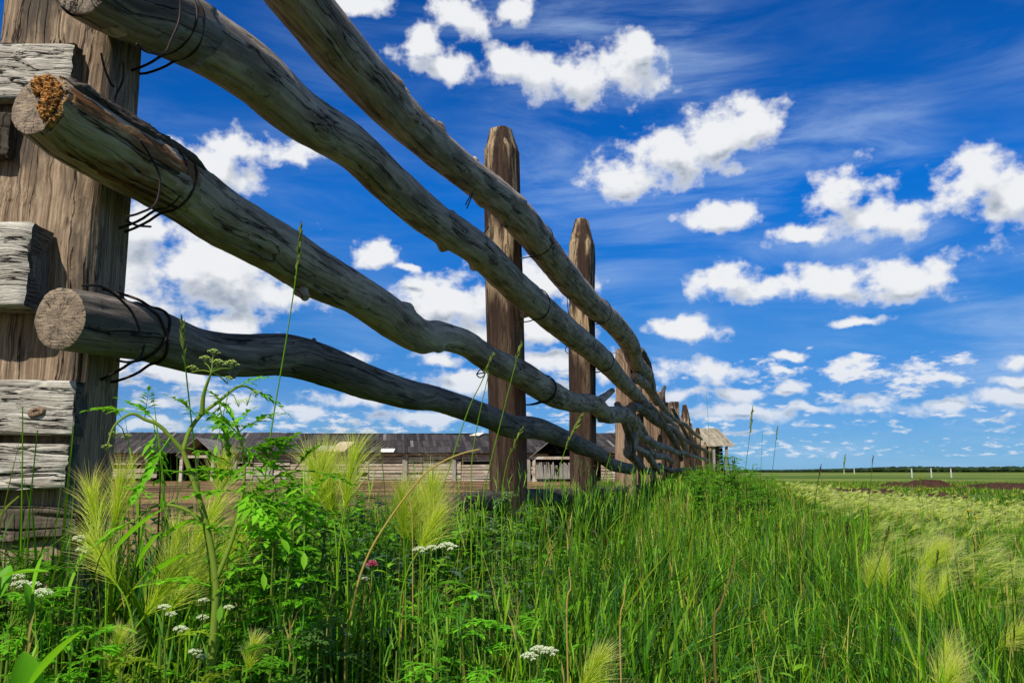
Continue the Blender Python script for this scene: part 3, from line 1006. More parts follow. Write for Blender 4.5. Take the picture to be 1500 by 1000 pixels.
def plank(px1, y_top, y_bot, Yf, thick, seed, mat=M_plank, xl=-2.4, wob=0., label=None, sag=0.):
    """a rough-faced plank from the post to the left; its near face at Yf"""
    a = at(px1, y_top, Yf); b = at(px1, y_bot, Yf)
    z1, z0, x1 = a[2], b[2], a[0]
    H = z1 - z0
    # profile around the section: front face (dense), top, back, bottom
    nf = 44
    prof = [(0, f) for f in np.linspace(0, 1, nf)] + [(f, 1) for f in (.15, .4, .7, 1)] + [(1, f) for f in (.8, .5, .2, 0)] + [(f, 0) for f in (.7, .4, .15)]
    prof = np.array(prof)
    d = np.array([max(0, 1)] * len(prof))
    xs = np.concatenate([np.linspace(0, .012, 4), np.linspace(.016, .35, 90), np.linspace(.4, x1 - xl, 16)])
    V, U = [], []
    rg = np.random.default_rng(seed)
    for x in xs:
        X = x1 - x
        Z = z0 + prof[:, 1] * H
        e = .010 * fbm(np.stack([prof[:, 1] * 7 + seed, x * 0 + prof[:, 0] * 3, prof[:, 0] * 0], -1), seed, 3)
        g = np.stack([np.full(len(prof), X * 5), prof[:, 0] * 3, Z * 60], -1)
        g2 = np.stack([np.full(len(prof), X * 2.2), prof[:, 0] * 2, Z * 26], -1)
        disp = fbm(g, seed + 1, 4) * .0035
        c = np.abs(fbm(g2, seed + 2, 3))
        disp = disp - .009 * np.clip(1 - c / .02, 0, 1) * np.clip(.6 + 2 * fbm(g2 * .3, seed + 6, 2), 0, 1)
        top = fbm(np.array([[X * 4, 0, seed]]), seed + 3, 3)[0] * .02 * (1 + wob)
        bot = fbm(np.array([[X * 4, 5, seed]]), seed + 4, 3)[0] * .014 * (1 + wob)
        Zd = Z + top * prof[:, 1] + bot * (1 - prof[:, 1]) + sag * x
        cr = .10 * H if x < .012 else 0
        edge = np.minimum(prof[:, 1], 1 - prof[:, 1])
        roundf = .004 * np.clip(1 - edge / .05, 0, 1) ** 2
        Yy = Yf + prof[:, 0] * thick - np.where(prof[:, 0] == 0, disp, 0) + np.where(prof[:, 0] == 0, roundf + (.004 * (1 - x / .012) ** 2 if x < .012 else 0), 0)
        V.append(np.stack([X + e - (x < .003) * 0, Yy, Zd], -1) if x < .2 else np.stack([np.full(len(prof), X), Yy, Zd], -1))
        U.append(np.stack([np.full(len(prof), X), prof[:, 0] * thick, Z], -1))
    V, U = np.array(V), np.array(U)
    sg = len(prof)
    nx = len(xs)
    i = np.arange(nx - 1)[:, None] * sg
    j = np.arange(sg)[None]
    q = np.stack([i + j, i + sg + j, i + sg + (j + 1) % sg, i + (j + 1) % sg], -1).reshape(-1, 4)
    mb = MB()
    mb.add(V.reshape(-1, 3), q, None, (1, 1, 1), U.reshape(-1, 3))
    # end face
    c = V[0].mean(0)
    vv = np.vstack([V[0], c[None]])
    tri = np.array([[(a_ + 1) % sg, sg, a_] for a_ in range(sg)])
    uu = np.vstack([U[0][:, [1, 0, 2]] * [1, 1, .3], [[0, 0, 0]]])
    mb.add(vv, None, tri, (1, 1, 1), uu)
    c = V[-1].mean(0)
    mb.add(np.vstack([V[-1], c[None]]), None, tri[:, ::-1], (1, 1, 1), np.vstack([U[-1], [[0, 0, 0]]]))
    o = mb.build('plank', mat, pf)
    if label: o['label'] = label
    return o


YP = 1.258
plank(108, 60, 139, YP - .028, .028, 5)
plank(44, 326, 446, YP - .062, .062, 17)
plank(109, 557, 640, YP - .036, .036, 29, wob=.5, label='broad silver plank with a brown knot')
plank(99, 643, 714, YP - .034, .034, 33)
plank(14, 166, 228, YP - .02, .02, 57, M_bark)
plank(112, 737, 800, YP - .01, .05, 41, M_bark, wob=3., label='dark warped bark slab at the bottom')
# knot in the broad plank
mb = MB()
kc = at(52, 603, YP - .040)
th = np.linspace(0, 2 * math.pi, 28, endpoint=False)
for f0, f1, z_a, z_b in ((1, .8, .004, -.001), (.8, .45, -.001, -.0015), (.45, 0.02, -.0015, .001)):
    ra = np.stack([kc[0] + .0135 * f0 * np.cos(th), np.full(28, kc[1] + z_a), kc[2] + .0085 * f0 * np.sin(th) * (1 + .15 * np.cos(2 * th)) + .18 * .0135 * f0 * np.cos(th)], -1)
    rb = np.stack([kc[0] + .0135 * f1 * np.cos(th), np.full(28, kc[1] + z_b), kc[2] + .0085 * f1 * np.sin(th) * (1 + .15 * np.cos(2 * th)) + .18 * .0135 * f1 * np.cos(th)], -1)
    k_ = np.arange(28)
    mb.add(np.vstack([ra, rb]), np.stack([k_, (k_ + 1) % 28, 28 + (k_ + 1) % 28, 28 + k_], -1), None, (1, 1, 1), np.vstack([ra, rb]) - kc)
mb.build('knot', M_post_far, pf)
# the next post of that run, just outside the picture
hewn_post('post', -2.35, 1.33, .0, 2.1, .15, .15, 0, M_post_near, pf, 8, point=0, res=.02, rough=.003)

# ------------------------------------------------------------------ vegetation helpers
G_DARK = np.array([.016, .080, .004])
G_MID = np.array([.080, .26, .008])
G_LITE = np.array([.24, .46, .02])
G_BLUE = np.array([.035, .15, .035])
G_YEL = np.array([.36, .42, .04])
G_DRY = np.array([.56, .44, .13])


def blades(n, base, h, w, lean, az, colA, colB, segs=4, face=None, curl=1.6):
    """n grass blades as ribbons; base (n,3); returns verts, quads, tris, colours"""
    u = np.linspace(0, 1, segs + 1)
    dirv = np.stack([np.cos(az), np.sin(az), 0 * az], -1)
    if face is None: face = R.uniform(0, math.pi, n)
    side = np.stack([np.cos(face), np.sin(face), 0 * face], -1)
    b = lean
    V = np.zeros((n, segs * 2 + 1, 3))
    C = np.zeros((n, segs * 2 + 1, 3))
    for k, uu in enumerate(u):
        c = base + dirv * (h * b * uu ** curl)[:, None]
        c[:, 2] += h * (uu - .38 * np.minimum(b, 1.3) * uu ** 2)
        ww = w * (1 - uu ** 2.6) * (.55 + .45 * min(1, uu * 3 + .2))
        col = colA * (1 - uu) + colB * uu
        if k < segs:
            V[:, 2 * k] = c - side * ww[:, None] / 2
            V[:, 2 * k + 1] = c + side * ww[:, None] / 2
            C[:, 2 * k] = col
            C[:, 2 * k + 1] = col
        else:
            V[:, 2 * k] = c
            C[:, 2 * k] = col
    m_ = segs * 2 + 1
    o = np.arange(n)[:, None] * m_
    q = np.concatenate([np.stack([o[:, 0] + 2 * k, o[:, 0] + 2 * k + 1, o[:, 0] + 2 * k + 3, o[:, 0] + 2 * k + 2], -1) for k in range(segs - 1)])
    t = np.stack([o[:, 0] + 2 * segs - 2, o[:, 0] + 2 * segs - 1, o[:, 0] + 2 * segs], -1)
    return V.reshape(-1, 3), q, t, C.reshape(-1, 3)


def pick_cols(n, x, y, rng, dry=.05, yellow=.12, bright=0.):
    k = rng.uniform(0, 1, n)[:, None]
    pt = (fbm(np.stack([x * 1.3, y * 1.3, 0 * x], -1), 21, 3) * 2)[:, None]
    f = np.clip(k * .9 + pt * .5 + bright, 0, 1)
    c = np.where(f < .5, G_DARK + (G_MID - G_DARK) * f * 2, G_MID + (G_LITE - G_MID) * (f - .5) * 2)
    r = rng.uniform(0, 1, n)
    c = np.where((r < .12)[:, None], G_BLUE, c)
    c = np.where(((r > .12) & (r < .12 + yellow))[:, None], (G_YEL * .6 + G_LITE * .4), c)
    c = np.where((r > 1 - dry)[:, None], G_DRY, c)
    return c * (rng.uniform(.25, 1.4, n) * np.where(rng.uniform(0, 1, n) < .12, 1.35, 1.))[:, None]


def scatter(n, r0, r1, pw, a0, a1):
    """points round the camera between two radii, thinning outwards"""
    u = R.uniform(0, 1, n)
    e = 2 - pw
    r = (r0 ** e + u * (r1 ** e - r0 ** e)) ** (1 / e)
    a = R.uniform(rad(a0), rad(a1), n)
    return r * np.sin(a), r * np.cos(a), r


HEAPS = [(1195, 1345, 724, 2.5), (1310, 1420, 713, 4), (1430, 1600, 716, 4), (1330, 1440, 727, 2)]


def keep_grass(x, y):
    s = sdist(x, y)
    for (pa, pb, pyb, dp) in HEAPS:
        Yh = (CAMZ + .30) / ((pyb - 690) / F)
        u = x / np.maximum(y, .1) * F * CP + 750
        bad = (y > Yh - 5) & (y < Yh + dp + .3) & (u > pa) & (u < pb)
        s = np.where(bad, -9, s)
    edge = -.95 + .7 * fbm(np.stack([x * .8, y * .8, 0 * x], -1), 31, 3) * 2
    return s > edge


# near grass --------------------------------------------------------
def grass_layer(name, n, r0, r1, pw, h0, h1, w0, w1, a=(-46, 46), segs=4, dry=.05, yellow=.1, label='', bright=0., hfun=None):
    x, y, r = scatter(n, r0, r1, pw, *a)
    k = keep_grass(x, y)
    # clumping
    cl = fbm(np.stack([x * 2.2, y * 2.2, 0 * x], -1), 55, 3)
    k &= R.uniform(-.25, .40, n) < cl * 1.5 + .16
    x, y, r, cl = x[k], y[k], r[k], cl[k]
    n = len(x)
    h = R.uniform(h0, h1, n) * (1 + cl * .9) * R.choice([.6, .85, 1., 1.15], n)
    if hfun is not None: h = hfun(x, y, h)
    z = ground_z(x, y)
    # nothing close by may stand up in front of the lens
    lim = (CAMZ - .06 - .16 * r) - z
    h = np.where(r < 1.3, np.minimum(h, np.maximum(lim * R.uniform(.8, 1.1, n), .12)), h)
    w = R.uniform(w0, w1, n)
    lean = np.abs(R.normal(.42, .42, n)) + (R.uniform(0, 1, n) < .15) * .7
    azm = R.uniform(-3.14, 3.14, n)
    c = pick_cols(n, x, y, R, dry, yellow, bright)
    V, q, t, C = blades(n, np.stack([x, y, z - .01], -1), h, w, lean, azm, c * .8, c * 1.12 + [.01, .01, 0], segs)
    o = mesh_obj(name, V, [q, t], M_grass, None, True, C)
    return tag(o, label, 'grass', kind='stuff')


def h_near(x, y, h):
    s = sdist(x, y)
    f = np.where(s < .7, .62, 1.)
    f = np.where(s < -.25, .85, f)
    f = np.where(s > 2.0, .9, f)
    al = D[0] * x + D[1] * (y - 4.2)
    f = f * np.where((s > .2) & (s < 1.5) & (al > 3), 1.1, 1.)
    return h * f


grass_layer('tall_grass', 135000, .50, 4.5, 1.05, .18, .44, .0020, .0095, segs=5, hfun=h_near, dry=.025,
            label='dense tall green grass of the foreground, thick blades and fine stalks')
grass_layer('dead_grass', 3600, .7, 7.0, 1.1, .14, .40, .0014, .0035, segs=4, dry=1., yellow=0.,
            label='bent dead straw coloured stalks tangled through the green grass')
grass_layer('corner_grass', 13000, .80, 1.36, 1.0, .26, .46, .002, .008, a=(-46, -20), segs=5, dry=.03, bright=-.05,
            label='dark green grass crowding the foot of the nearest post')
grass_layer('broad_grass', 9000, .55, 5.0, 1.1, .24, .46, .006, .013, segs=6, hfun=h_near, dry=.02, yellow=.2, bright=.2,
            label='scattered broad bright grass blades of the foreground')
grass_layer('meadow_grass', 130000, 4.3, 16, 1.1, .22, .44, .006, .013, a=(-40, 46), segs=3, hfun=h_near, dry=.09, yellow=.16, bright=.08,
            label='green meadow grass between the fence and the open field')
grass_layer('field_grass', 110000, 15, 90, 1.35, .18, .36, .022, .05, a=(-5, 44), segs=2, dry=.10, yellow=.25, bright=.1,
            label='yellow green grass of the far open field')


# fine upright flowering stalks among the grass
def stalks(n, r0, r1, name, label, w):
    x, y, r = scatter(n, r0, r1, 1.1, -42, 44)
    k = keep_grass(x, y)
    x, y, r = x[k], y[k], r[k]
    n = len(x)
    z = ground_z(x, y)
    h = R.uniform(.30, .50, n) * np.where(sdist(x, y) < .3, .6, 1.)
    lim = (CAMZ - .05 - .09 * r) - z
    h = np.where(r < 1.6, np.minimum(h, np.maximum(lim, .15)), h)
    lean = np.abs(R.normal(.12, .12, n))
    azm = R.normal(0, 1.3, n)
    c = np.where(R.uniform(0, 1, n)[:, None] < .07, G_DRY * .8, np.where(R.uniform(0, 1, n)[:, None] < .5, G_LITE, G_MID))
    base = np.stack([x, y, z], -1)
    ww = np.full(n, w) * np.maximum(1, r / 3)
    V, q, t, C = blades(n, base, h, ww, lean, azm, c, c, 4)
    mb = MB(); mb.add(V, q, t, C)
    # slim seed head: a few short blades from the tip part
    dirv = np.stack([np.cos(azm), np.sin(azm), 0 * azm], -1)
    for j in range(5):
        u = .84 + .03 * j
        b = base + dirv * (h * lean * u ** 1.6)[:, None]
        b[:, 2] += h * (u - .38 * lean * u * u)
        hc = np.clip(c * 1.1 + R.uniform(-.02, .05, (n, 1)), 0, 1)
        V, q, t, C = blades(n, b, h * .09, ww * 1.7, R.uniform(.1, .5, n), R.uniform(0, 6.28, n), hc, hc, 2)
        mb.add(V, q, t, C)
    tag(mb.build(name, M_grass), label, 'grass', kind='stuff')


stalks(5200, .9, 9, 'flowering_grass', 'thin upright seed stalks standing among the green grass', .0015)


# foxtail barley ------------------------------------------------------
def awn_fan(mb, n, root, axis, length, alen, w, spread, rng, cA, cB, cT, wind=.0):
    """silky awns leaving a spike; root (m,3) axis (m,3) arrays of m heads"""
    m = len(root)
    for k in range(n):
        f = rng.uniform(0, 1, m)
        o = rng.normal(size=(m, 3))
        o -= axis * (o * axis).sum(1)[:, None]
        o /= np.linalg.norm(o, axis=1)[:, None]
        sp_ = spread * (1.15 - .55 * f) * rng.uniform(.25, 1.1, m)
        d = axis + o * sp_[:, None]
        d /= np.linalg.norm(d, axis=1)[:, None]
        b = root + axis * (length * f)[:, None]
        al = alen * rng.uniform(.7, 1.1, m) * (1 - .25 * f)
        mid = b + d * (al * .5)[:, None]
        tip = b + d * al[:, None] + o * (al * .12)[:, None] * rng.uniform(-.3, 1, m)[:, None]
        tip[:, 2] -= al * .12
        tip[:, 0] += al * wind
        mid[:, 0] += al * wind * .25
        s = np.cross(d, rng.normal(size=(m, 3)))
        s /= np.linalg.norm(s, axis=1)[:, None]
        ww = np.asarray(w)[:, None] if np.ndim(w) else w
        V = np.stack([b - s * ww * 1.6, b + s * ww * 1.6, mid - s * ww * .8, mid + s * ww * .8, tip], 1)
        C = np.stack([cA, cA, cB, cB, cT], 1) if cA.ndim == 2 else np.broadcast_to(np.stack([cA, cA, cB, cB, cT]), (m, 5, 3))
        i0 = np.arange(m) * 5
        mb.add(V.reshape(-1, 3), np.stack([i0, i0 + 1, i0 + 3, i0 + 2], -1), np.stack([i0 + 2, i0 + 3, i0 + 4], -1), C.reshape(-1, 3))


def barley_mass(n, r0, r1, a0, a1, name, label, nawn, smin, w, pw=1.2, hh=(.30, .44)):
    x, y, r = scatter(n, r0, r1, pw, a0, a1)
    s = sdist(x, y)
    dens = fbm(np.stack([x * .55, y * .32, 0 * x], -1), 88, 4) * 2.6
    k = keep_grass(x, y) & (s > smin) & (R.uniform(-.6, .5, n) < dens + np.clip((s - smin) / 4, 0, .5) - .33 - np.clip((r - 13) / 14, 0, .7))
    x, y, r = x[k], y[k], r[k]
    n = len(x)
    z = ground_z(x, y)
    h = R.uniform(*hh, n)
    root = np.stack([x, y, z + h], -1)
    sw = fbm(np.stack([x * .8, y * .5, 0 * x], -1), 61, 3) * 5
    axis = np.stack([np.cos(sw) * .8 + .25 + R.normal(0, .3, n), np.sin(sw) * .5 + R.normal(0, .3, n), R.uniform(-.05, .9, n)], -1)
    axis /= np.linalg.norm(axis, axis=1)[:, None]
    sz = R.uniform(.8, 1.2, n)
    mb = MB()
    j = R.uniform(.8, 1.2, (n, 1))
    cA = np.clip(np.array([.36, .50, .05]) * j, 0, 1)
    cB = np.clip(np.array([.64, .72, .17]) * j, 0, 1)
    cT = np.clip(np.array([.80, .74, .46]) * j, 0, 1)
    awn_fan(mb, nawn, root, axis, .065 * sz, .09 * sz, w * np.maximum(1, r / 4), .6, R, cA, cB, cT, .35)
    # spike body
    awn_fan(mb, 3, root, axis, .02 * sz, .05 * sz, w * 5 * np.maximum(1, r / 5), .08, R, cA * .9, cA, cB)
    tag(mb.build(name, M_awn), label, 'grass', kind='stuff')


barley_mass(5200, 2.6, 9, 2, 44, 'foxtail_barley_drift', 'drift of silky pale yellow foxtail barley heads on the right', 30, 1.75, .0005)
barley_mass(13000, 8.5, 30, 6, 42, 'foxtail_barley_field', 'far sweep of pale silky foxtail barley across the field', 12, 1.9, .0009, 1.0)


def stem_to_ground(path3):
    """carry a stem path (top first) down to the soil"""
    p = path3[-1]
    g = float(ground_z(p[0], p[1]))
    if p[2] > g + .01:
        return np.vstack([path3, [[p[0] + .003, p[1] + .004, (p[2] + g) / 2]], [[p[0], p[1], g - .01]]])
    return path3


def barley_plant(px, py, Y, tilt, label, size=1., heads=1, seed=0, pink=0.):
    """a foxtail barley clump whose head starts at (px, py); tilt = lean of the fan to the right, radians"""
    rg = np.random.default_rng(900 + seed)
    p = at(px, py, Y)
    g = float(ground_z(p[0], p[1]))
    th_ = thing('foxtail_barley', (p[0], p[1], g), label, 'barley grass', 'foxtail barley plants in the foreground')
    for hd in range(heads):
        hp_ = p + (0 if hd == 0 else 1) * np.array([rg.normal() * .028, rg.normal() * .03, -abs(rg.normal()) * .022])
        tl = tilt + (0 if hd == 0 else rg.normal() * .3)
        ax = np.array([[math.sin(tl), rg.normal() * .12, math.cos(tl)]])
        ax /= np.linalg.norm(ax)
        mb = MB()
        cA, cB = np.array([.48, .66, .02]), np.array([.72, .80, .13])
        cT = np.array([.72, .62, .38]) * (1 - pink) + np.array([.50, .22, .26]) * pink
        awn_fan(mb, 260, hp_[None], ax, np.array([.06 * size]), np.array([.085 * size]), .00024, .80, rg, cA, cB, cT, .08)
        awn_fan(mb, 40, hp_[None], ax, np.array([.055 * size]), np.array([.016 * size]), .0012, .35, rg, cA * .9, cA, cB)
        mb.build('seed_head', M_awn, th_)
        ms = MB()
        st = catmull(stem_to_ground(np.array([hp_ + ax[0] * .01, hp_ - ax[0] * .03, hp_ - ax[0] * .05 - [0, 0, .04]])), 4)
        tube(ms, st, .0011, 5, tuple(G_LITE))
        ms.build('stem', M_grass, th_)
    ml = MB()
    nb = 6
    b = np.array([[p[0], p[1], g]]).repeat(nb, 0) + rg.normal(size=(nb, 3)) * [.01, .01, 0]
    c = np.tile(G_MID, (nb, 1)) * rg.uniform(.8, 1.4, (nb, 1))
    V, q, t_b, C = blades(nb, b, rg.uniform(.15, .28, nb), rg.uniform(.003, .005, nb), rg.uniform(.2, .6, nb), rg.uniform(0, 6.28, nb), c, c * 1.2, 4)
    ml.add(V, q, t_b, C)
    ml.build('leaves', M_grass, th_)


BL = [
    (168, 778, 1.02, .02, 'pink tipped foxtail barley head upright in front of the nearest post', 1., 1, 1.),
    (147, 795, 1.0, -.35, 'pink tipped foxtail barley head leaning left in front of the nearest post', .95, 1, .9),
    (172, 858, .98, -.6, 'foxtail barley below the pink pair, fanned to the left', .95, 1, .3),
    (245, 870, .98, .1, 'pale bushy foxtail barley standing just right of the nearest post', 1.0, 3, .1),
    (275, 830, 1.05, .35, 'foxtail barley leaning right behind the thick green stem', 1.1, 2, .1),
    (318, 735, 1.1, .1, 'small pale foxtail barley by the fern leaved weed', .8, 1, .2),
    (352, 790, 1.15, .2, 'foxtail barley half hidden among fern leaves', .8, 2, .2),
    (505, 745, 1.15, .12, 'large bright yellow green foxtail barley tuft before the shed', 1.15, 4, 0.),
    (480, 750, 1.2, -.2, 'foxtail barley leaning left against the bright tuft', .9, 1, .1),
    (625, 780, 1.25, .1, 'foxtail barley tuft behind the bent dry straw', 1.1, 4, .15),
    (612, 810, 1.2, .5, 'low foxtail barley fanned right under the dry straw tuft', .9, 1, .3),
    (165, 985, .86, .15, 'foxtail barley at the bottom edge on the left', .5, 2, .1),
    (362, 985, .88, .2, 'foxtail barley at the bottom edge beside the thick stem', .42, 1, .2),
    (850, 1015, .85, .5, 'half hidden foxtail barley at the bottom edge in the middle', .6, 2, .2),
    (1375, 1015, 1.3, .3, 'foxtail barley at the bottom right edge', .95, 3, .1),
    (1295, 860, 2.2, .1, 'upright foxtail barley at the left of the right hand drift', 1.0, 2, 0.),
    (1345, 880, 2.2, .15, 'pair of foxtail barley heads in the right hand drift', 1.0, 2, 0.),
    (1370, 885, 2.3, .5, 'foxtail barley head leaning right in the drift', 1.1, 1, .1),
    (1360, 835, 2.9, .7, 'wide swept foxtail barley near the right hand drift middle', 1.5, 3, 0.),
    (1460, 950, 1.7, .9, 'foxtail barley bowed over near the right edge', 1., 1, 0.),
]
for k, (px, py, Y, tl, lb, sz, hd, pk) in enumerate(BL):
    barley_plant(px, py, Y, tl, lb, sz, hd, k, pk)


# tall seed stalks -----------------------------------------------------
def seed_stalk(pts, Y, label, head=.06, w=.0015, col=G_LITE, seed=0, hw=.0026, hc=None):
    rg = np.random.default_rng(300 + seed)
    P = np.array([at(a, b, Y + .02 * k) for k, (a, b) in enumerate(pts)])
    P = stem_to_ground(P)
    C = catmull(P, 6)
    g = C[-1]
    th_ = thing('grass_stalk', (g[0], g[1], g[2]), label, 'grass stalk', 'tall seed stalks of grass')
    mb = MB()
    tube(mb, C, np.linspace(w * .6, w * 1.1, len(C)), 5, tuple(col))
    mb.build('stem', M_grass, th_)
    if head:
        mh = MB()
        L = np.concatenate([[0], np.cumsum(np.linalg.norm(np.diff(C, axis=0), axis=1))])
        m_ = int(head / .0030)
        hc = hc if hc is not None else np.array([.30, .36, .09])
        for k in range(m_):
            l = head * k / m_
            c = np.array([np.interp(l, L, C[:, a]) for a in range(3)])
            tt = C[0] - C[3]
            tt /= np.linalg.norm(tt)
            o = rg.normal(size=3); o /= np.linalg.norm(o)
            f = math.sin(math.pi * (k + .7) / (m_ + 1)) ** .5
            d = tt + o * .32
            d /= np.linalg.norm(d)
            s = hw * f
            tube(mh, [c + o * s * .3, c + o * s * .5 + d * s * 1.6, c + o * s * .6 + d * s * 3.6], [s * .4, s * .55, s * .1], 4, tuple(hc * rg.uniform(.7, 1.3)), cap=False)
        mh.build('seed_head', M_grass, th_)
    return th_


SS = [
    ([(441, 325), (434, 400), (418, 505), (402, 600), (388, 700), (380, 800)], 1.0, 'tallest grass stalk with a pale head, crossing the third pole', .075, G_LITE, .0028),
    ([(266, 462), (272, 540), (283, 640), (297, 760), (308, 860)], .92, 'grass stalk with a slim brown green head left of the fern leaved weed', .06, G_MID, .0024),
    ([(723, 518), (705, 560), (686, 600), (660, 680), (640, 760)], 1.3, 'green stalk leaning right in front of the second post', .05, G_LITE, .003),
    ([(716, 546), (706, 590), (698, 630), (690, 700)], 1.5, 'thin stalk just behind the leaning one by the second post', .0, G_LITE, .002),
    ([(764, 500), (748, 560), (733, 620), (718, 680), (706, 750)], 1.6, 'green stalk whose head lies across the second post', .06, G_LITE, .003),
    ([(766, 625), (752, 655), (742, 680), (735, 740)], 1.6, 'short green stalk at the foot of the second post', .07, G_LITE, .003),
    ([(854, 605), (836, 640), (824, 670), (810, 720), (790, 790)], 1.7, 'thick green stalk reaching the third post', .09, G_LITE, .004),
    ([(894, 664), (884, 700), (872, 740), (855, 810)], 1.6, 'broad green stalk below the fourth post', .0, G_LITE, .004),
    ([(1103, 594), (1098, 640), (1092, 690), (1088, 760)], 3.2, 'tallest stalk standing alone against the sky right of the fence', .12, G_MID, .004),
    ([(1035, 575), (1038, 630), (1040, 700)], 4.2, 'hair thin stalk above the far end of the fence', .0, G_LITE, .002),
    ([(1139, 624), (1135, 660), (1130, 720)], 3.6, 'slim stalk against the sky, second right of the fence', .08, G_MID, .003),
    ([(1117, 632), (1115, 680), (1113, 740)], 5.0, 'faint short stalk between the two slim ones', .0, G_MID, .003),
    ([(1238, 665), (1235, 700), (1232, 750)], 4.4, 'pale stalk crossing the horizon in the middle of the field', .10, G_LITE, .004),
    ([(1279, 666), (1276, 700), (1272, 760)], 4.0, 'dark slim stalk crossing the horizon, right of the pale one', .06, G_MID, .003),
    ([(1203, 680), (1196, 720), (1190, 790)], 2.7, 'dark green stalk tipping over the horizon left of the pale one', .05, G_DARK, .003),
    ([(1302, 770), (1290, 815), (1276, 855), (1264, 900)], 1.6, 'dark headed stalk leaning right on the right side', .04, G_MID, .0022),
    ([(1374, 805), (1370, 840), (1366, 900)], 2.4, 'short dark headed stalk among the barley drift', .05, G_MID, .003),
    ([(33, 596), (33, 660), (32, 730), (30, 820)], 1.02, 'thin green stalk in front of the silver planks', .0, G_LITE, .002),
    ([(55, 630), (50, 680), (44, 740), (40, 820)], 1.04, 'faint stalk behind it over the silver planks', .0, G_MID, .002),
    ([(1242, 765), (1240, 800), (1236, 860)], 2.0, 'dark bristly stalk upright left of the barley drift', .05, G_DARK, .0025),
    ([(520, 640), (516, 700), (510, 780)], 1.5, 'fine stalk rising before the shed roof', .05, G_MID, .002),
    ([(556, 655), (562, 700), (566, 780)], 1.6, 'fine stalk right of the bright barley tuft', .04, G_MID, .002),
]
for k, (pts, Y, lb, hd, c, hw) in enumerate(SS):
    seed_stalk(pts, Y, lb, hd, .0012 + .0003 * (Y > 2), c, k, hw, hc=(np.array([.16, .10, .06]) if 'dark' in lb else None))
# dry bent straw and a brown blade
for pts, Y, lb, w in (([(702, 658), (680, 663), (652, 674), (622, 694), (592, 730), (565, 768), (543, 805), (527, 845), (514, 900), (506, 950)], 1.1, 'bent dry golden straw arching over the grass before the shed', .0019),
                      ([(590, 705), (598, 730), (604, 770)], 1.2, 'short dry straw by the second barley tuft', .0012),
                      ([(1078, 812), (1068, 850), (1056, 885), (1046, 930)], 1.15, 'brown withered blade leaning right in the middle of the grass', .0025),
                      ([(833, 830), (836, 860), (830, 900)], 1.1, 'tan dry straw in the middle of the green grass', .0016),
                      ([(916, 855), (914, 880), (908, 930)], 1.1, 'tan dry blade right of the middle straw', .0016)):
    P = np.array([at(a, b, Y) for a, b in pts])
    P = stem_to_ground(P)
    C = catmull(P, 6)
    th_ = thing('dry_straw', C[-1], lb, 'straw')
    mb = MB()
    tube(mb, C, np.linspace(w * .5, w, len(C)), 5, tuple(G_DRY if 'brown' not in lb else G_DRY * .45))
    mb.build('stem', M_grass, th_)


# leaves -----------------------------------------------------------------
def leaf(mb, base, d, L, W, col, droop=.3, seg=6, fold=.25, up=np.array([0, 0, 1.0])):
    d = np.asarray(d, float); d /= np.linalg.norm(d)
    s = np.cross(d, up); s /= np.linalg.norm(s) + 1e-9
    nn = np.cross(s, d)
    u = np.linspace(0, 1, seg + 1)
    cen = base + d * (L * u)[:, None] - np.array([0, 0, 1]) * (droop * L * u ** 2)[:, None]
    wd_ = W * .5 * np.sin(math.pi * np.clip(u * .95 + .04, 0, 1)) ** .8
    Lf = cen - s * wd_[:, None] + nn * (fold * wd_)[:, None]
    Rt = cen + s * wd_[:, None] + nn * (fold * wd_)[:, None]
    V = np.stack([Lf, cen, Rt], 1).reshape(-1, 3)
    i = np.arange(seg) * 3
    q = np.concatenate([np.stack([i, i + 1, i + 4, i + 3], -1), np.stack([i + 1, i + 2, i + 5, i + 4], -1)])
    mb.add(V, q, None, col)


def fern(mb, base, d, L, col, rg, pairs=6, droop=.35, lobes=2, wide=.55, lw=.12):
    """a twice-cut leaf: midrib, side branches, narrow lobes"""
    d = np.asarray(d, float); d /= np.linalg.norm(d)
    s = np.cross(d, [0, 0, 1.0])
    s /= np.linalg.norm(s) + 1e-9
    pts = [base + d * L * u - np.array([0, 0, 1]) * droop * L * u * u for u in np.linspace(0, 1, 6)]
    tube(mb, pts, np.linspace(L * .012, L * .004, 6), 4, tuple(np.array(col) * 1.2), cap=False)
    for k in range(pairs):
        u = .25 + .7 * k / pairs
        c = base + d * L * u - np.array([0, 0, 1]) * droop * L * u * u
        bl = L * wide * (1 - u * .75) * rg.uniform(.8, 1.15)
        for sg in (-1, 1):
            dd = s * sg + d * rg.uniform(.5, .9) + np.array([0, 0, rg.uniform(-.35, .25)])
            dd /= np.linalg.norm(dd)
            cc = np.array(col) * rg.uniform(.75, 1.3)
            leaf(mb, c, dd, bl, L * lw, cc, .25, 3, .3)
            for j in range(lobes):
                f = .35 + .3 * j
                s2 = np.cross(dd, [0, 0, 1.0]); s2 /= np.linalg.norm(s2) + 1e-9
                for s3 in (-1, 1):
                    d3 = dd + s2 * s3 * .9 + np.array([0, 0, rg.uniform(-.2, .2)])
                    leaf(mb, c + dd * bl * f, d3, bl * .45, L * lw * .7, cc, .1, 2, .2)
    leaf(mb, pts[-1], d - np.array([0, 0, droop * 1.4]), L * .2, L * lw, col, .2, 3)


LG = np.array([.11, .32, .012])      # weed leaf green
LY = np.array([.34, .50, .03])
ST = np.array([.22, .33, .05])


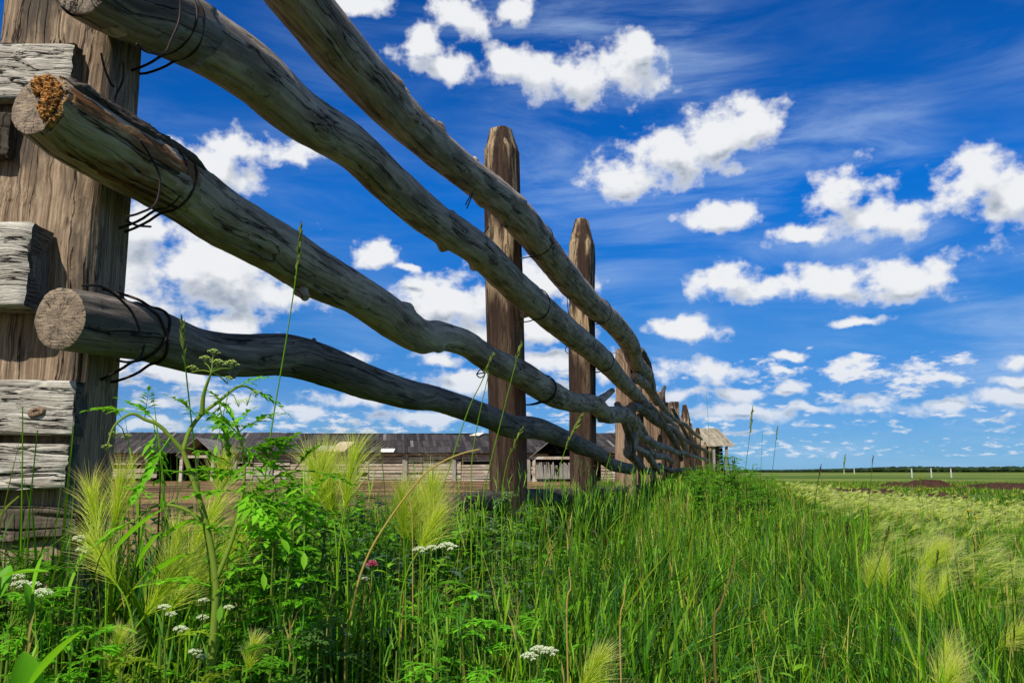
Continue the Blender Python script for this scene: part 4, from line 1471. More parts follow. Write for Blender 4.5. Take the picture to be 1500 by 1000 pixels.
def umbel(mbw, mbs, c, rad_, rg, white=True, up=np.array([0, 0, 1.0]), n=11):
    """a flat white flower head of small clusters on thin rays; c is where the rays leave the stem"""
    for k in range(n):
        a = 2.4 * k
        f = math.sqrt((k + .5) / n)
        e = c + np.array([math.cos(a) * f * rad_, math.sin(a) * f * rad_, rad_ * (.45 + .75 * math.sqrt(max(0, 1 - f * f)))])
        tube(mbs, [c, (c + e) / 2 + [0, 0, rad_ * .05], e], rad_ * .022, 4, tuple(ST), cap=False)
        for j in range(13):
            b = 2.4 * j
            g = math.sqrt((j + .5) / 13) * rad_ * .30
            pc = e + np.array([math.cos(b) * g, math.sin(b) * g, rad_ * .30 * math.sqrt(max(0, 1 - (g / rad_ / .31) ** 2)) - rad_ * .1])
            s = rad_ * rg.uniform(.05, .08)
            th = np.arange(5) * 2 * math.pi / 5 + rg.uniform(0, 3)
            nv = np.array([rg.normal() * .45, rg.normal() * .4 - .75, .8]); nv /= np.linalg.norm(nv)
            ax_ = np.cross(nv, [0, 1, .1]); ax_ /= np.linalg.norm(ax_)
            ay_ = np.cross(nv, ax_)
            V = pc + s * (np.cos(th)[:, None] * ax_ + np.sin(th)[:, None] * ay_)
            V = np.vstack([V, pc - nv * s * .3])
            col = np.array([.66, .72, .50]) if white else np.array([.42, .55, .12])
            mbw.add(V, None, [[i, (i + 1) % 5, 5] for i in range(5)], col * rg.uniform(.8, 1.08))


# the big fern leaved weed in front -----------------------------------------
rg = np.random.default_rng(77)
Yw = .86
pth = [(268, 660), (285, 710), (303, 770), (316, 850), (314, 910), (308, 1000)]
base_ = at(308, 1000, Yw)
weed = thing('umbel_weed', (base_[0], base_[1], float(ground_z(base_[0], base_[1]))),
             'tall thick stemmed fern leaved weed with small umbels, left foreground', 'weed')
mb = MB()
C = catmull(stem_to_ground(np.array([at(a, b, Yw) for a, b in pth])), 6)
Z_ = np.linspace(.0024, .0048, len(C))
tube(mb, C, Z_, 8, tuple(np.array([.26, .36, .05])))
ws_ = {}
branches = {
    'left': [(268, 660), (250, 640), (232, 622), (212, 614), (196, 606), (180, 612), (166, 626), (158, 650)],
    'right': [(268, 660), (278, 630), (296, 606), (320, 588), (345, 568), (362, 566), (378, 578)],
    'up': [(296, 606), (298, 580), (304, 560), (310, 545)],
    'side': [(316, 850), (340, 790), (352, 740), (358, 690), (352, 640), (340, 610)],
    'low': [(303, 770), (270, 745), (230, 740), (200, 760)],
    'far_right': [(352, 740), (390, 705), (430, 690), (462, 690)],
}
for k, pts in branches.items():
    Cb_ = catmull(np.array([at(a, b, Yw + .005 * j * (1 if k in ('side', 'right', 'far_right') else -1)) for j, (a, b) in enumerate(pts)]), 5)
    tube(mb, Cb_, np.linspace(.0026, .0009, len(Cb_)), 6, tuple(np.array([.26, .38, .05])))
    ws_[k] = Cb_
mw, ms = MB(), mb
for (a, b, r_) in ((318, 540, .0075), (338, 540, .007), (300, 532, .006), (333, 562, .006), (281, 545, .0055), (312, 522, .006)):
    c = at(a, b, Yw)
    tube(ms, catmull(np.array([ws_['up'][-1], (ws_['up'][-1] + c) / 2 + [0, 0, .002], c]), 4), .0007, 4, tuple(ST), cap=False)
    umbel(mw, ms, c, r_, rg, white=False, n=9)
for (a, b) in ((157, 655), (168, 636), (186, 640), (375, 576), (362, 588), (345, 620), (350, 590)):
    c = at(a, b, Yw)
    allp = np.vstack(list(ws_.values()))
    nb_ = allp[np.argmin(np.linalg.norm(allp - c, axis=1))]
    tube(ms, [nb_, (nb_ + c) / 2 + [0, 0, .002], c - [0, 0, .004]], .0006, 4, tuple(ST), cap=False)
    umbel(mw, ms, c - [0, 0, .004], .0055, rg, white=False, n=8)
mw.build('flower_head', M_petal, weed)
ms.build('stem', M_leaf, weed)
ml = MB()
for (a, b, dx, dy, dz, L) in [(340, 640, .7, 0, .6, .06), (352, 625, -.6, -.2, .4, .05), (346, 655, .9, 0, -.2, .07), (360, 675, .7, -.3, .6, .07), (352, 700, -.7, -.3, .4, .07), (362, 655, .3, -.4, -.9, .06),
    (350, 715, .8, -.4, -.3, .08), (345, 735, .9, -.3, .5, .08), (380, 690, .5, -.3, .7, .07), (400, 700, .4, -.4, -.8, .07),
    (232, 622, -.6, 0, .7, .05), (212, 612, .2, -.2, 1, .045), (196, 606, -1, 0, .4, .045), (250, 640, -.5, -.3, -.9, .06), (225, 618, .3, 0, -1, .055),
    (180, 612, -.7, 0, .6, .03), (268, 655, 1, 0, -.1, .05), (290, 612, -.6, 0, .8, .04), (320, 588, .3, 0, -1, .05), (335, 575, -.1, -.2, -1, .045),
    (345, 568, .8, 0, .5, .045), (300, 600, .9, -.2, -.4, .05), (362, 566, .9, 0, -.3, .04), (352, 640, -.8, 0, .5, .05), (358, 690, -.8, 0, .1, .06),
    (355, 660, .8, 0, .3, .06), (352, 740, .9, 0, .2, .07), (352, 720, -.9, -.2, .2, .06), (345, 780, .8, -.4, .1, .07), (340, 790, -.5, -.4, .5, .06),
    (390, 705, .3, 0, .9, .06), (410, 698, .6, -.2, -.6, .06), (430, 690, .5, 0, .8, .055), (462, 690, 1, 0, -.1, .05), (445, 690, .2, -.3, -1, .06),
    (375, 720, .3, -.3, -.9, .07), (230, 740, -.6, 0, .5, .055), (200, 760, -.8, 0, -.3, .055), (316, 850, .8, -.3, .5, .07), (315, 860, -.7, -.3, .4, .07),
    (330, 640, .5, 0, .9, .05), (340, 612, -.5, 0, .8, .045), (365, 745, .8, 0, -.5, .07), (345, 760, 0, -.5, -1, .06), (400, 740, .6, -.2, .3, .07),
    (420, 730, .9, -.2, -.1, .07), (385, 770, .7, -.4, .2, .07), (440, 745, .4, -.2, .7, .06),
]:
    c = at(a, b, Yw + rg.uniform(-.01, .03))
    fern(ml, c, (dx, dy + rg.normal() * .15, dz), L * rg.uniform(.9, 1.15), LG * rg.uniform(.9, 1.5) + LY * rg.uniform(0, .35), rg, 5, .3, 1, .5, .10)
# long simple leaves low on the stem
for (a, b, dx, dy, dz, L, W) in [(213, 690, 1, 0, .12, .06, .011), (240, 745, -.8, 0, -.5, .07, .02), (235, 790, .75, -.1, .55, .075, .02), (215, 850, .7, -.2, .6, .08, .022),
                                 (200, 830, .45, 0, .9, .06, .016), (145, 920, 1, -.1, .15, .045, .012)]:
    leaf(ml, at(a, b, Yw + .06), (dx, dy, dz), L, W, LG * 1.4 + LY * .3, .25, 8)
ml.build('leaves', M_leaf, weed)


# bushes of fern leaves ----------------------------------------------------------
def weed_bush(name, px, py, Y, H, spread, label, cat, col, nstem=6, seed=0, lf=.05, lobes=1, lw=.1, per=7, group=None):
    """a clump that stands on the soil and tops out at (px, py)"""
    rg = np.random.default_rng(500 + seed)
    tp_ = at(px, py, Y)
    g = float(ground_z(tp_[0], tp_[1]))
    H = tp_[2] - g
    th_ = thing(name, (tp_[0], tp_[1], g), label, cat, group)
    ms, ml = MB(), MB()
    for k in range(nstem):
        a = rg.uniform(0, 6.28)
        f = rg.uniform(.1, 1) if k else 0
        top = tp_ + np.array([math.cos(a) * spread * f, math.sin(a) * spread * f * .7, -H * .22 * f * rg.uniform(.4, 1)])
        b = np.array([tp_[0] + math.cos(a) * spread * .15, tp_[1] + math.sin(a) * spread * .15, g])
        S = catmull(np.array([b, (b + top) / 2 + [math.cos(a) * spread * .12, 0, 0], top]), 6)
        tube(ms, S, np.linspace(.0024, .0009, len(S)) * max(1, Y / 2), 5, tuple(ST * .9), cap=False)
        for j in range(per):
            u = .25 + .75 * (j + rg.uniform(0, 1)) / per
            c = S[min(len(S) - 1, int(u * len(S)))]
            aa = rg.uniform(0, 6.28)
            fern(ml, c, (math.cos(aa), math.sin(aa), rg.uniform(.0, .9)), lf * rg.uniform(.7, 1.2), np.array(col) * rg.uniform(.7, 1.4), rg, 4, .3, lobes, .5, lw)
    ms.build('stem', M_leaf, th_)
    ml.build('leaves', M_leaf, th_)
    return th_


WORM = np.array([.17, .27, .12])
weed_bush('wormwood', 745, 722, 1.9, .3, .075, 'pale grey green wormwood clump at the foot of the second post', 'weed', WORM, 10, 1, .055, 1, .08)
weed_bush('wormwood', 432, 690, 1.25, .3, .06, 'dark feathery weed clump left of the bright barley tuft', 'weed', LG * .9, 16, 2, .06, 1, .12, 10)
weed_bush('leafy_weed', 380, 705, 1.1, .3, .06, 'bushy bright green weed just right of the thick stemmed one', 'weed', LG * 1.3, 15, 3, .06, 1, .14, 10)
weed_bush('leafy_weed', 470, 905, .95, .2, .09, 'low grey green leafy weed in the bottom middle left', 'weed', np.array([.09, .20, .04]), 9, 4, .05, 1, .12)
weed_bush('leafy_weed', 690, 860, 1.05, .2, .09, 'bright green leafy weed below the white flowers', 'weed', LG * 1.5, 9, 5, .05, 1, .1)
weed_bush('leafy_weed', 640, 905, .9, .2, .10, 'low ferny weed at the bottom middle', 'weed', LG * 1.3, 9, 6, .05, 1, .1)
weed_bush('leafy_weed', 60, 880, .88, .2, .09, 'dense green leafy weed under the white flowers at far left', 'weed', LG * 1.2, 11, 7, .05, 1, .12)
weed_bush('leafy_weed', 235, 930, .82, .2, .07, 'yellow green ferny weed left of the thick stem', 'weed', LY * .7, 8, 8, .045, 1, .11)
weed_bush('leafy_weed', 400, 950, .85, .2, .08, 'deep green ferny weed at the bottom right of the thick stem', 'weed', LG, 9, 9, .05, 1, .1)
weed_bush('leafy_weed', 40, 815, 1.08, .3, .10, 'leafy dark weed clump hiding the foot of the nearest post', 'weed', LG * .8, 14, 11, .055, 1, .13, 9)
weed_bush('leafy_weed', 130, 935, .85, .2, .08, 'mixed green weed near the bottom left corner', 'weed', LG * 1.3, 9, 10, .045, 1, .13)
for k, (px, py, Y, sp_, lb) in enumerate([(1062, 668, 9., .35, 'tall weed clump rising over the horizon at the fence end'), (1042, 682, 12., .4, 'weed clump at the foot of the far posts'),
                                      (1078, 684, 7., .3, 'low weed clump right of the fence end'), (1010, 700, 7.5, .3, 'weed clump before the far brown posts'),
                                      (1090, 690, 6., .3, 'outermost weed clump where the fence grass meets the sky'), (1025, 690, 9.5, .35, 'weed clump below the far small hut'),
                                      (700, 770, 3.0, .2, 'dark weed clump in shade left of the second post')]):
    weed_bush('leafy_weed', px, py, Y, .4, sp_, lb, 'weed', LG * (.95 if k < 6 else .7), 12, 30 + k, .11 if k < 6 else .1, 0, .14, 14)

# clover-like and broad leaves between the grass, uncountable
mb = MB()
x, y, r = scatter(5200, .6, 3.4, 1.2, -42, 30)
k = keep_grass(x, y) & ((x < .1) | (R.uniform(0, 1, len(x)) < .3))
x, y, r = x[k], y[k], r[k]
z = ground_z(x, y)
for i in range(len(x)):
    hh = R.uniform(.10, .32)
    hh = min(hh, max(.08, CAMZ - .10 - .17 * r[i] - z[i])) if r[i] < 1.4 else hh
    a = R.uniform(0, 6.28)
    L = R.uniform(.018, .05)
    c = np.array([x[i], y[i], z[i] + hh])
    col = (LG * R.uniform(.6, 1.6) + LY * max(0, R.normal(.05, .15))) if R.uniform() > .15 else np.array([.10, .19, .10])
    for j in range(3):
        leaf(mb, c - [0, 0, .012 * j], (math.cos(a + 2.1 * j), math.sin(a + 2.1 * j), R.uniform(.1, .8)), L, L * R.uniform(.28, .5), col, .3, 3)
tag(mb.build('ground_weeds', M_leaf), 'low broad and lobed leaves mixed through the foreground grass', 'weeds', kind='stuff')


# white flowers -------------------------------------------------------------
def white_flower(heads, Y, label, seed=0, rad_=.0095):
    rg = np.random.default_rng(1200 + seed)
    p = at(heads[0][0], heads[0][1], Y)
    g = float(ground_z(p[0], p[1]))
    th_ = thing('white_wildflower', (p[0], p[1], g), label, 'wildflower', 'white umbel flowers in the grass')
    fork = p - [0, 0, .05]
    ms = MB()
    tube(ms, catmull(np.array([[p[0] + .01, p[1], g], (fork + [p[0], p[1], g]) / 2, fork]), 5), .0014, 5, tuple(ST))
    for (a, b, s) in heads:
        c = at(a, b, Y + rg.normal() * .008)
        c0_ = c - [0, 0, rad_ * s * .8]
        tube(ms, catmull(np.array([fork, (fork + c0_) / 2 + [0, 0, -.003], c0_]), 4), .0007, 4, tuple(ST), cap=False)
        mw = MB()
        umbel(mw, ms, c0_, rad_ * s, rg, True, n=12)
        mw.build('flower_head', M_petal, th_)
    ms.build('stem', M_leaf, th_)


white_flower([(22, 845, .9), (30, 857, 1), (48, 857, .8), (60, 870, 1.1)], .88, 'cluster of four white umbels at the far left edge', 1)
white_flower([(118, 790, 1), (126, 806, 1.2)], .98, 'greenish white umbel in front of the dark gap under the planks', 2)
white_flower([(615, 806, 1.0), (633, 803, .9), (655, 802, 1.4)], 1.15, 'flat white flower heads in a row in the middle of the grass', 3)
white_flower([(776, 962, 1), (790, 952, 1), (804, 955, 1.1)], .8, 'white flowers near the bottom edge in the middle', 4, .008)
white_flower([(240, 890, .9), (250, 900, .8)], .9, 'small white flowers left of the thick green stem', 5, .0075)
white_flower([(298, 880, .8), (296, 905, .9), (335, 890, .8)], .9, 'small white flowers touching the thick green stem', 6, .007)
white_flower([(264, 922, 1), (285, 955, .9), (296, 962, .8)], .84, 'small white flowers low beside the thick green stem', 7, .007)
white_flower([(535, 848, .8), (510, 930, .8)], 1.0, 'tiny white flowers below the bright barley tuft', 8, .006)

# pink clover
th_ = thing('clover_flower', at(545, 828, 1.1), 'single small pink clover flower deep in the grass', 'wildflower')
mb = MB()
c = at(545, 828, 1.1)
for k in range(60):
    o = R.normal(size=3); o /= np.linalg.norm(o); o[2] = abs(o[2])
    tube(mb, [c, c + o * .005, c + o * .008], [.0006, .0010, .0003], 4, (.45, .10, .16), cap=False)
mb.build('flower_head', M_petal, th_)
mb = MB(); tube(mb, stem_to_ground(np.array([c, c - [0, 0, .05]])), .001, 5, tuple(ST)); mb.build('stem', M_leaf, th_)

# broad leaf at the bottom left
for k, (a, b, Y, dx, dz, L, W, lb) in enumerate([(40, 1010, .72, .55, .8, .07, .026, 'broad pointed light green leaf at the bottom left corner'),
                                            (0, 845, .8, 1., .25, .045, .016, 'light green leaf poking in at the left edge'),
                                            (48, 870, .84, .1, 1., .045, .012, 'upright light green leaf by the white umbels')]):
    c = at(a, b, Y)
    th_ = thing('broadleaf_weed', (c[0], c[1], float(ground_z(c[0], c[1]))), lb, 'weed')
    mb = MB()
    leaf(mb, c, (dx, .1, dz), L, W, LG * 1.5 + LY * .3, .15, 10, .35)
    leaf(mb, c - [0, 0, .02], (dx * .3 - .3, .1, dz), L * .9, W, LG * 1.3, .2, 10, .35)
    mb.build('leaves', M_leaf, th_)
    mb = MB(); tube(mb, stem_to_ground(np.array([c, c - [0, 0, .03]])), .0016, 5, tuple(ST)); mb.build('stem', M_leaf, th_)

# yellow flowers over the far field
YF = [(1347, 697, 7, 'tallest yellow flower against the field under the white posts'), (1355, 712, 7.3, 'yellow flower below the tallest, beside the brown heap'), (1345, 716, 6.8, 'yellow flower lowest under the brown heap'),
      (1391, 708, 7.6, 'yellow flower right of the first brown heap'), (1415, 723, 6.4, 'yellow flower in the gap between the heaps'), (1418, 746, 5.6, 'double yellow flower in the green patch'),
      (1429, 757, 5.2, 'yellow flower nearest at the right in the green patch'), (1206, 704, 7.8, 'small yellow flower left of the brown strip'), (1320, 752, 5.4, 'yellow flower among the pale barley')]
for k, (a, b, Y, lb) in enumerate(YF):
    rg = np.random.default_rng(k)
    c = at(a, b, Y)
    g = float(ground_z(c[0], c[1]))
    th_ = thing('yellow_wildflower', (c[0], c[1], g), lb, 'wildflower', 'yellow flowers in the field')
    ms, mw = MB(), MB()
    tube(ms, catmull(np.array([[c[0], c[1], g], [c[0] + .01, c[1], (g + c[2]) / 2], c]), 4), .002, 4, tuple(G_MID), cap=False)
    for j in range(5):
        e = c + np.array([rg.normal() * .025, rg.normal() * .02, -abs(rg.normal()) * .03])
        tube(ms, [c - [0, 0, .07], e], .001, 4, tuple(G_MID), cap=False)
        for l in range(10):
            o = rg.normal(size=3); o /= np.linalg.norm(o)
            leaf(mw, e, (o[0], o[1], abs(o[2]) + .1), .012, .010, (.72, .58, .03), 0, 2)
    ms.build('stem', M_leaf, th_)
    mw.build('flower_head', M_petal, th_)

# ------------------------------------------------------------------ long cattle shed
YB = 52.
def bx(px, Y=YB): return (px - 750) / F / CP * Y * 1.0


def wz(py, Y): return at(750, py, Y)[2]


XL, XR = at(-260, 680, YB)[0], at(1000, 680, YB)[0]
ZE, ZR = wz(663, YB), wz(634, YB + 4.5)
ZG = .1
shed = thing('cattle_shed', ((XL + XR) / 2, YB, ZG), 'long low wooden cattle shed with a dark board roof behind the yard', 'shed')
rg = np.random.default_rng(4)
PX1 = (at(268, 680, YB)[0], at(322, 680, YB)[0])
PX2 = (at(782, 680, YB)[0], at(852, 680, YB)[0])
# wall boards, with gaps
mb = MB()
x = XL
while x < XR:
    Lw = rg.uniform(2.2, 3.4)
    x2 = min(x + Lw, XR)
    inp = any(a - .3 < (x + x2) / 2 < b + .3 for a, b in (PX1, PX2))
    z = ZG
    while z < ZE - .03:
        h = rg.uniform(.13, .24)
        if rg.uniform() > (.10 if not inp else 1.):
            tl = rg.normal() * .012
            M_ = Matrix.Translation((x, YB, z)) @ Matrix.Rotation(tl, 4, 'Y')
            g0 = rg.uniform(.75, 1.2)
            v0 = rg.uniform(0, 50)
            x0_, x1_ = .02, x2 - x - .02
            sub = MB()
            box(mb, (x0_, rg.uniform(-.03, .03), .01), (x1_, .08, h - rg.uniform(.015, .05)), M=M_)
            # vary the wood from board to board
            for q_ in range(6): mb.u[-1 - q_] = mb.u[-1 - q_] + [v0, 0, v0 * 1.7]
        z += h
    x = x2
mb.build('wall', M_shed_wall, shed, smooth=False)
# back wall and dark gable ends
mb = MB()
box(mb, (XL, YB + 9, ZG - .3), (XR, YB + 9.1, ZE + .05))
box(mb, (XL - .02, YB, ZG - .3), (XL + .08, YB + 9, ZE))
box(mb, (XR - .08, YB, ZG - .3), (XR + .02, YB + 9, ZE))
mb.build('back_wall', M_bark, shed, smooth=False)
x = XL
k = 0
while x < XR:
    mb = MB()
    wpost = rg.uniform(.16, .3)
    box(mb, (x - wpost / 2, YB - .16, ZG - .2), (x + wpost / 2, YB - .035, ZE - .05 + rg.uniform(-.15, .02)))
    mb.build('wall_post', M_shed_post, shed, smooth=False)
    x += rg.uniform(2.1, 3.2)
# roof: strips of boards in three overlapping courses, uneven
mb = MB()
x = XL - .5
sgy = 1
while x < XR + .5:
    w = rg.uniform(.16, .30)
    zoff = rg.normal() * .012
    wav = .06 * math.sin(x * .23) + .04 * math.sin(x * .71)
    for c_i in range(3):
        f0, f1 = c_i / 3 - .03 * (c_i > 0), (c_i + 1) / 3
        y0 = YB - .55 + f0 * 5.05
        y1 = YB - .55 + f1 * 5.05
        za = ZE - .02 + (ZR - ZE) * f0 + .02 * c_i * 0 + zoff + wav * f0 + .03
        zb = ZE - .02 + (ZR - ZE) * f1 + zoff + wav * f1
        cl = np.array([.050, .044, .044]) * rg.uniform(.5, 1.5)
        if rg.uniform() < .04: cl = np.array([.18, .17, .16])
        ee = rg.uniform(-.05, .05) if c_i == 0 else rg.uniform(-.02, .02)
        sk = .25
        v = np.array([[x - sk * f0 * 3, y0 + ee, za], [x + w * .96 - sk * f0 * 3, y0 + ee, za], [x + w * .96 - sk * f1 * 3, y1, zb], [x - sk * f1 * 3, y1, zb]])
        v2_ = v - [0, 0, .025]
        vv = np.vstack([v, v2_])
        mb.add(vv, [[0, 1, 2, 3], [4, 5, 1, 0], [5, 6, 2, 1], [7, 4, 0, 3], [7, 6, 5, 4]], None, cl, vv * [1, .25, 1])
    x += w
# far slope
mb.add(np.array([[XL - 1.2, YB + 4.49, ZR - .02], [XR + .5, YB + 4.49, ZR - .02], [XR + .5, YB + 9.6, ZE - .1], [XL - 1.2, YB + 9.6, ZE - .1]]), [[0, 1, 2, 3]], None, (.1, .1, .1))
roof = mb.build('roof', M_roof, shed, smooth=False)
# pale patch boards and light debris
for (a, b, c, d, col, lb) in ((478, 650, 505, 662, (.62, .48, .34), 'bare tan patch of boards on the shed roof'), (465, 656, 484, 661, (.42, .40, .38), None),
                          (688, 636, 703, 639, (.7, .66, .58), None), (557, 660, 577, 663, (.72, .70, .64), 'pale eave board')):
    mb = MB()
    f_ = lambda py: np.clip((663 - py) / 29., 0, 1)
    ya, yb = YB - .55 + f_(d) * 5.05, YB - .55 + f_(b) * 5.05
    za, zb = ZE + (ZR - ZE) * f_(d) + .07, ZE + (ZR - ZE) * f_(b) + .12
    xa, xb = at(a, b, ya)[0], at(c, b, ya)[0]
    v = np.array([[xa, ya - .05, za], [xb, ya - .05, za], [xb + .3 * (b < 655), yb, zb], [xa + .5 * (b < 655), yb, zb]])
    vv = np.vstack([v, v - [0, 0, .04]])
    mb.add(vv, [[0, 1, 2, 3], [4, 5, 1, 0], [5, 6, 2, 1], [7, 4, 0, 3], [7, 6, 5, 4]], None, col)
    o = mb.build('roof_patch', M_roof, shed, smooth=False)
    if lb: o['label'] = lb


# porches with little gables
def porch(px0, px1, ridge_py, eave_py, lb, rcol, gate):
    Yp = YB - 1.6
    x0, x1 = at(px0, 680, Yp)[0], at(px1, 680, Yp)[0]
    xm = (x0 + x1) / 2
    zr, ze = wz(ridge_py, Yp), wz(eave_py, Yp)
    mb = MB()
    for sgn, xe in ((-1, x0 - .25), (1, x1 + .25)):
        nst = 9
        for k in range(nst):
            ya = Yp - .35 + k * (3.8 / nst)
            yb_ = ya + 3.8 / nst * .97
            v = np.array([[xm, ya, zr], [xm, yb_, zr], [xe, yb_, ze - .05], [xe, ya, ze - .05]])
            v = v + [0, 0, rg.normal() * .01]
            vv = np.vstack([v, v - [0, 0, .04]])
            mb.add(vv, [[0, 1, 2, 3], [4, 5, 1, 0], [5, 6, 2, 1], [7, 4, 0, 3], [6, 7, 3, 2], [7, 6, 5, 4]], None, np.array(rcol) * rg.uniform(.7, 1.2))
    pr = mb.build('porch_roof', M_roof, shed, smooth=False)
    pr['label'] = lb
    for xx in (x0, x1):
        mb = MB()
        box(mb, (xx - .09, Yp - .1, ZG - .1), (xx + .09, Yp + .08, ze))
        mb.build('porch_post', M_shed_wall, shed, smooth=False)
    mb = MB()
    box(mb, (x0 - .2, Yp - .13, ze - .18), (x1 + .2, Yp - .103, ze - .02))
    mb.build('lintel', M_shed_wall, shed, smooth=False)
    if gate:
        mb = MB()
        x = x0 + .12
        while x < x1 - .15:
            w = rg.uniform(.1, .16)
            M_ = Matrix.Translation((x, Yp - .06, ZG + .2)) @ Matrix.Rotation(rg.normal() * .06, 4, 'Y')
            box(mb, (0, 0, 0), (w * .85, .03, ze - ZG - .55 - rg.uniform(0, .25)), M=M_)
            x += w
        mb.build('gate', M_shed_post, shed, smooth=False)
        for zz in (.3, 1.1):
            pass


porch(266, 312, 641, 666, 'pale grey gabled porch roof at the left of the shed', (.30, .27, .23), False)
porch(782, 850, 637, 668, 'grey gabled porch roof behind the second and third posts', (.2, .18, .16), True)

# ------------------------------------------------------------------ small hut at the fence end
YH = 48.
hut = thing('wooden_hut', (at(1044, 690, YH)[0], YH, .3), 'small hut with a cream coloured board roof at the far end of the fence', 'hut')
x0, x1 = at(1022, 650, YH)[0], at(1062, 650, YH)[0]
ze, zr = wz(650, YH), wz(627, YH + 1.5)
mb = MB()
z = .2
while z < ze:
    h = rg.uniform(.18, .26)
    box(mb, (x0 + .1, YH, z), (x1 - .15, YH + .12, z + h - .03))
    box(mb, (x1 - .27, YH, z), (x1 - .149, YH + 3, z + h - .03))
    z += h
box(mb, (x0 + .18, YH + .16, .1), (x1 - .32, YH + 3, ze - .05))
mb.build('wall', M_bark, hut, smooth=False)
mb = MB()
for k in range(12):
    xa = x0 - .3 + k * (x1 - x0 + .5) / 12
    xb = xa + (x1 - x0 + .5) / 12 * .97
    sh_ = .35
    v = np.array([[xa + sh_ * .6, YH - .7, ze - .12], [xb + sh_ * .6, YH - .7, ze - .12], [xb - sh_ * .6, YH + 1.6, zr], [xa - sh_ * .6, YH + 1.6, zr]]) + [0, 0, rg.normal() * .015]
    vv = np.vstack([v, v - [0, 0, .04]])
    mb.add(vv, [[0, 1, 2, 3], [4, 5, 1, 0], [5, 6, 2, 1], [7, 4, 0, 3], [7, 6, 5, 4]], None, np.array([.33, .285, .21]) * rg.uniform(.75, 1.15))
    v = np.array([[xa - sh_ * .6, YH + 1.6, zr - .01], [xb - sh_ * .6, YH + 1.6, zr - .01], [xb, YH + 3.6, ze - .1], [xa, YH + 3.6, ze - .1]])
    mb.add(v, [[0, 1, 2, 3]], None, (.4, .36, .3))
mb.build('roof', M_roof, hut, smooth=False)
for xx in (x0, (x0 + x1) / 2, x1 - .05):
    mb = MB()
    box(mb, (xx - .07, YH - .55, .2), (xx + .07, YH - .42, ze - .1))
    mb.build('post', M_shed_post, hut, smooth=False)

# ------------------------------------------------------------------ earth heaps, far posts, horizon wood
m, t = new_mat('turned_earth')
nz = t.n('ShaderNodeTexNoise', {'Vector': (t.n('ShaderNodeTexCoord'), 3), 'Scale': 3., 'Detail': 8., 'Roughness': .7})
cc = t.ramp((nz, 0), [(.3, (.028, .014, .009)), (.7, (.10, .05, .032))])
bp = t.n('ShaderNodeBump', {'Strength': 1., 'Distance': .1, 'Height': (nz, 0)})
out(t, (t.n('ShaderNodeBsdfPrincipled', {'Base Color': cc, 'Roughness': .95, 'Specular IOR Level': .1, 'Normal': (bp, 0)}), 0))
M_earth = m


def heap(pa, pb, py_top, py_base, label, seed, depth=2.5):
    """ridge of dug earth between two image columns"""
    Y = (CAMZ + .30) / ((py_base - 690) / F)
    a, b = at(pa, py_base, Y), at(pb, py_base, Y)
    zt = at(750, py_top, Y + depth * .5)[2]
    nx, ny = 150, 26
    u, v = np.meshgrid(np.linspace(-1, 1, nx), np.linspace(-1, 1, ny))
    X = (a[0] + b[0]) / 2 + u * (b[0] - a[0]) / 2
    Yy = Y + depth * .5 + v * depth / 2 * (1 + .0 * u)
    g = ground_z(X, Yy)
    env = np.clip(1 - v ** 2, 0, 1) ** .8 * np.clip(1 - u ** 6, 0, 1)
    rough_ = .55 + 1.0 * (fbm(np.stack([X * .45, Yy * .45, 0 * X], -1), seed, 4) + .35)
    H = max(.15, (zt + .32) * .85)
    Z = g - .15 + env * (H + .15) * rough_ * .8 + .30 * fbm(np.stack([X * 2.2, Yy * 2.2, 0 * X], -1), seed + 3, 4) * env
    i = np.arange(ny - 1)[:, None] * nx + np.arange(nx - 1)[None]
    q = np.stack([i, i + 1, i + nx + 1, i + nx], -1).reshape(-1, 4)
    th_ = mesh_obj('earth_heap', np.stack([X, Yy, Z], -1).reshape(-1, 3), q, M_earth)
    tag(th_, label, 'earth heap', 'heaps of dug earth in the field')


heap(1195, 1345, 712, 724, 'long low strip of dark red brown earth left in the field', 3)
heap(1310, 1420, 699, 713, 'raised red brown earth heap in the middle of the field at right', 8, 4)
heap(1430, 1600, 703, 716, 'red brown earth heap running off the right edge', 14, 4)
heap(1330, 1440, 716, 727, 'flat dark earth spread in front of the raised heap', 19, 2)

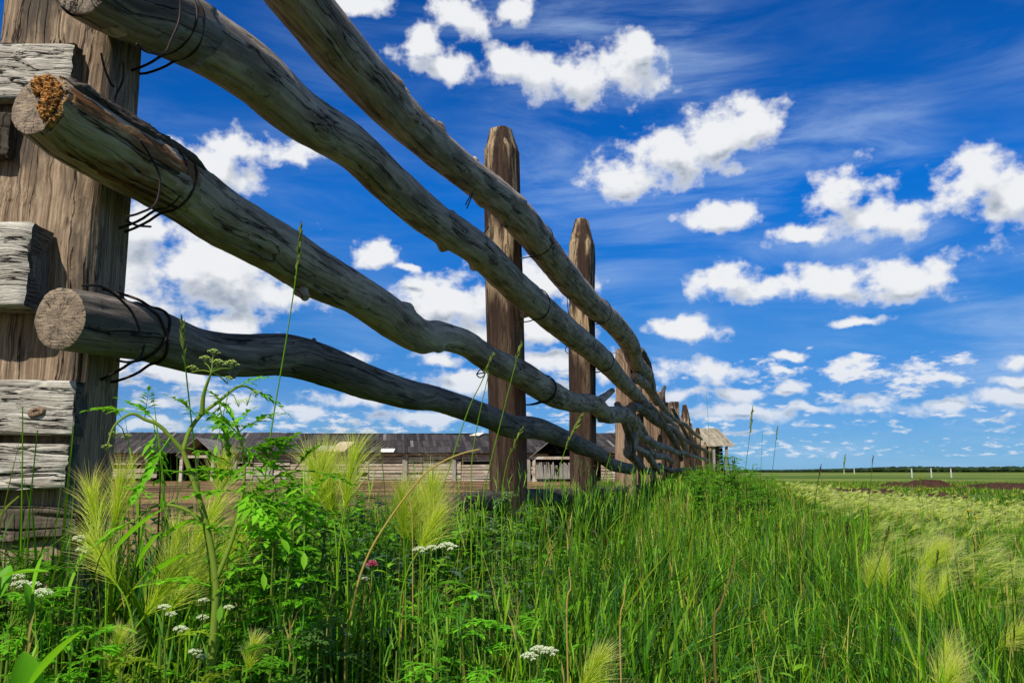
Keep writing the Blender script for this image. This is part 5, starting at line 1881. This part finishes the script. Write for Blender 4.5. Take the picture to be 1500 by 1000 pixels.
M_white = plain('pale_concrete', (.50, .49, .45), .8, noise=.12, scale=3.)
for k, (a, b, Y, w, lb) in enumerate([(1335, 686, 150, .24, 'leftmost of three pale concrete posts on the horizon at right'), (1363.5, 685.5, 152, .24, 'middle one of three pale concrete posts on the horizon'),
                                   (1392.5, 686, 150, .24, 'rightmost of three pale concrete posts on the horizon'), (1236, 685, 320, .34, 'tiny white spire like mast on the horizon, left of a pair'),
                                   (1251, 686, 320, .34, 'tiny white mast on the horizon, right of a pair')]):
    tp_ = at(a, b, Y)
    g = float(ground_z(tp_[0], tp_[1]))
    th_ = thing('concrete_post', (tp_[0], tp_[1], g), lb, 'post', 'pale posts on the horizon')
    mb = MB()
    pts_ = np.array([[tp_[0], tp_[1], g - .2], [tp_[0] + w * .05, tp_[1], (g + tp_[2]) / 2], [tp_[0], tp_[1], tp_[2]]])
    tube(mb, pts_, [w * .62, w * .55, w * .4], 6)
    mb.build('shaft', M_white, th_, smooth=False)
    mb = MB()
    box(mb, (tp_[0] - w * .5, tp_[1] - w * .5, tp_[2] + .002), (tp_[0] + w * .5, tp_[1] + w * .5, tp_[2] + w * .22))
    mb.build('cap', M_white, th_, smooth=False)

# far wood on the horizon
mb = MB()
rg = np.random.default_rng(31)
ico_v = []
ph = (1 + 5 ** .5) / 2
iv = np.array([[-1, ph, 0], [1, ph, 0], [-1, -ph, 0], [1, -ph, 0], [0, -1, ph], [0, 1, ph], [0, -1, -ph], [0, 1, -ph], [ph, 0, -1], [ph, 0, 1], [-ph, 0, -1], [-ph, 0, 1]]) / math.sqrt(1 + ph * ph)
it = np.array([[0, 11, 5], [0, 5, 1], [0, 1, 7], [0, 7, 10], [0, 10, 11], [1, 5, 9], [5, 11, 4], [11, 10, 2], [10, 7, 6], [7, 1, 8], [3, 9, 4], [3, 4, 2], [3, 2, 6], [3, 6, 8], [3, 8, 9], [4, 9, 5], [2, 4, 11], [6, 2, 10], [8, 6, 7], [9, 8, 1]])
for k in range(2600):
    px = rg.uniform(1060, 1800) if k % 4 else rg.uniform(-300, 1100)
    Y = rg.uniform(820, 980)
    hpx = 1.5 + 4.5 * np.clip((px - 1150) / 200, 0, 1) * (1 + .15 * math.sin(px * .03)) if px > 1060 else 1.2
    H = (hpx * rg.uniform(.6, 1.1)) / F * Y + .6
    c = at(px, 690, Y)
    g = float(ground_z(c[0], c[1]))
    W = rg.uniform(2.5, 6)
    v = iv * [W, W, max(1, (H + .75 - g) * .6)] * rg.uniform(.8, 1.15, (12, 1)) + [c[0], c[1], g + (H + .75 - g) * .45]
    mb.add(v, None, it, np.array([.035, .065, .022]) * rg.uniform(.6, 1.5))
tag(mb.build('distant_wood', M_leaf, smooth=False), 'thin dark band of distant woodland along the horizon', 'woodland', kind='stuff')
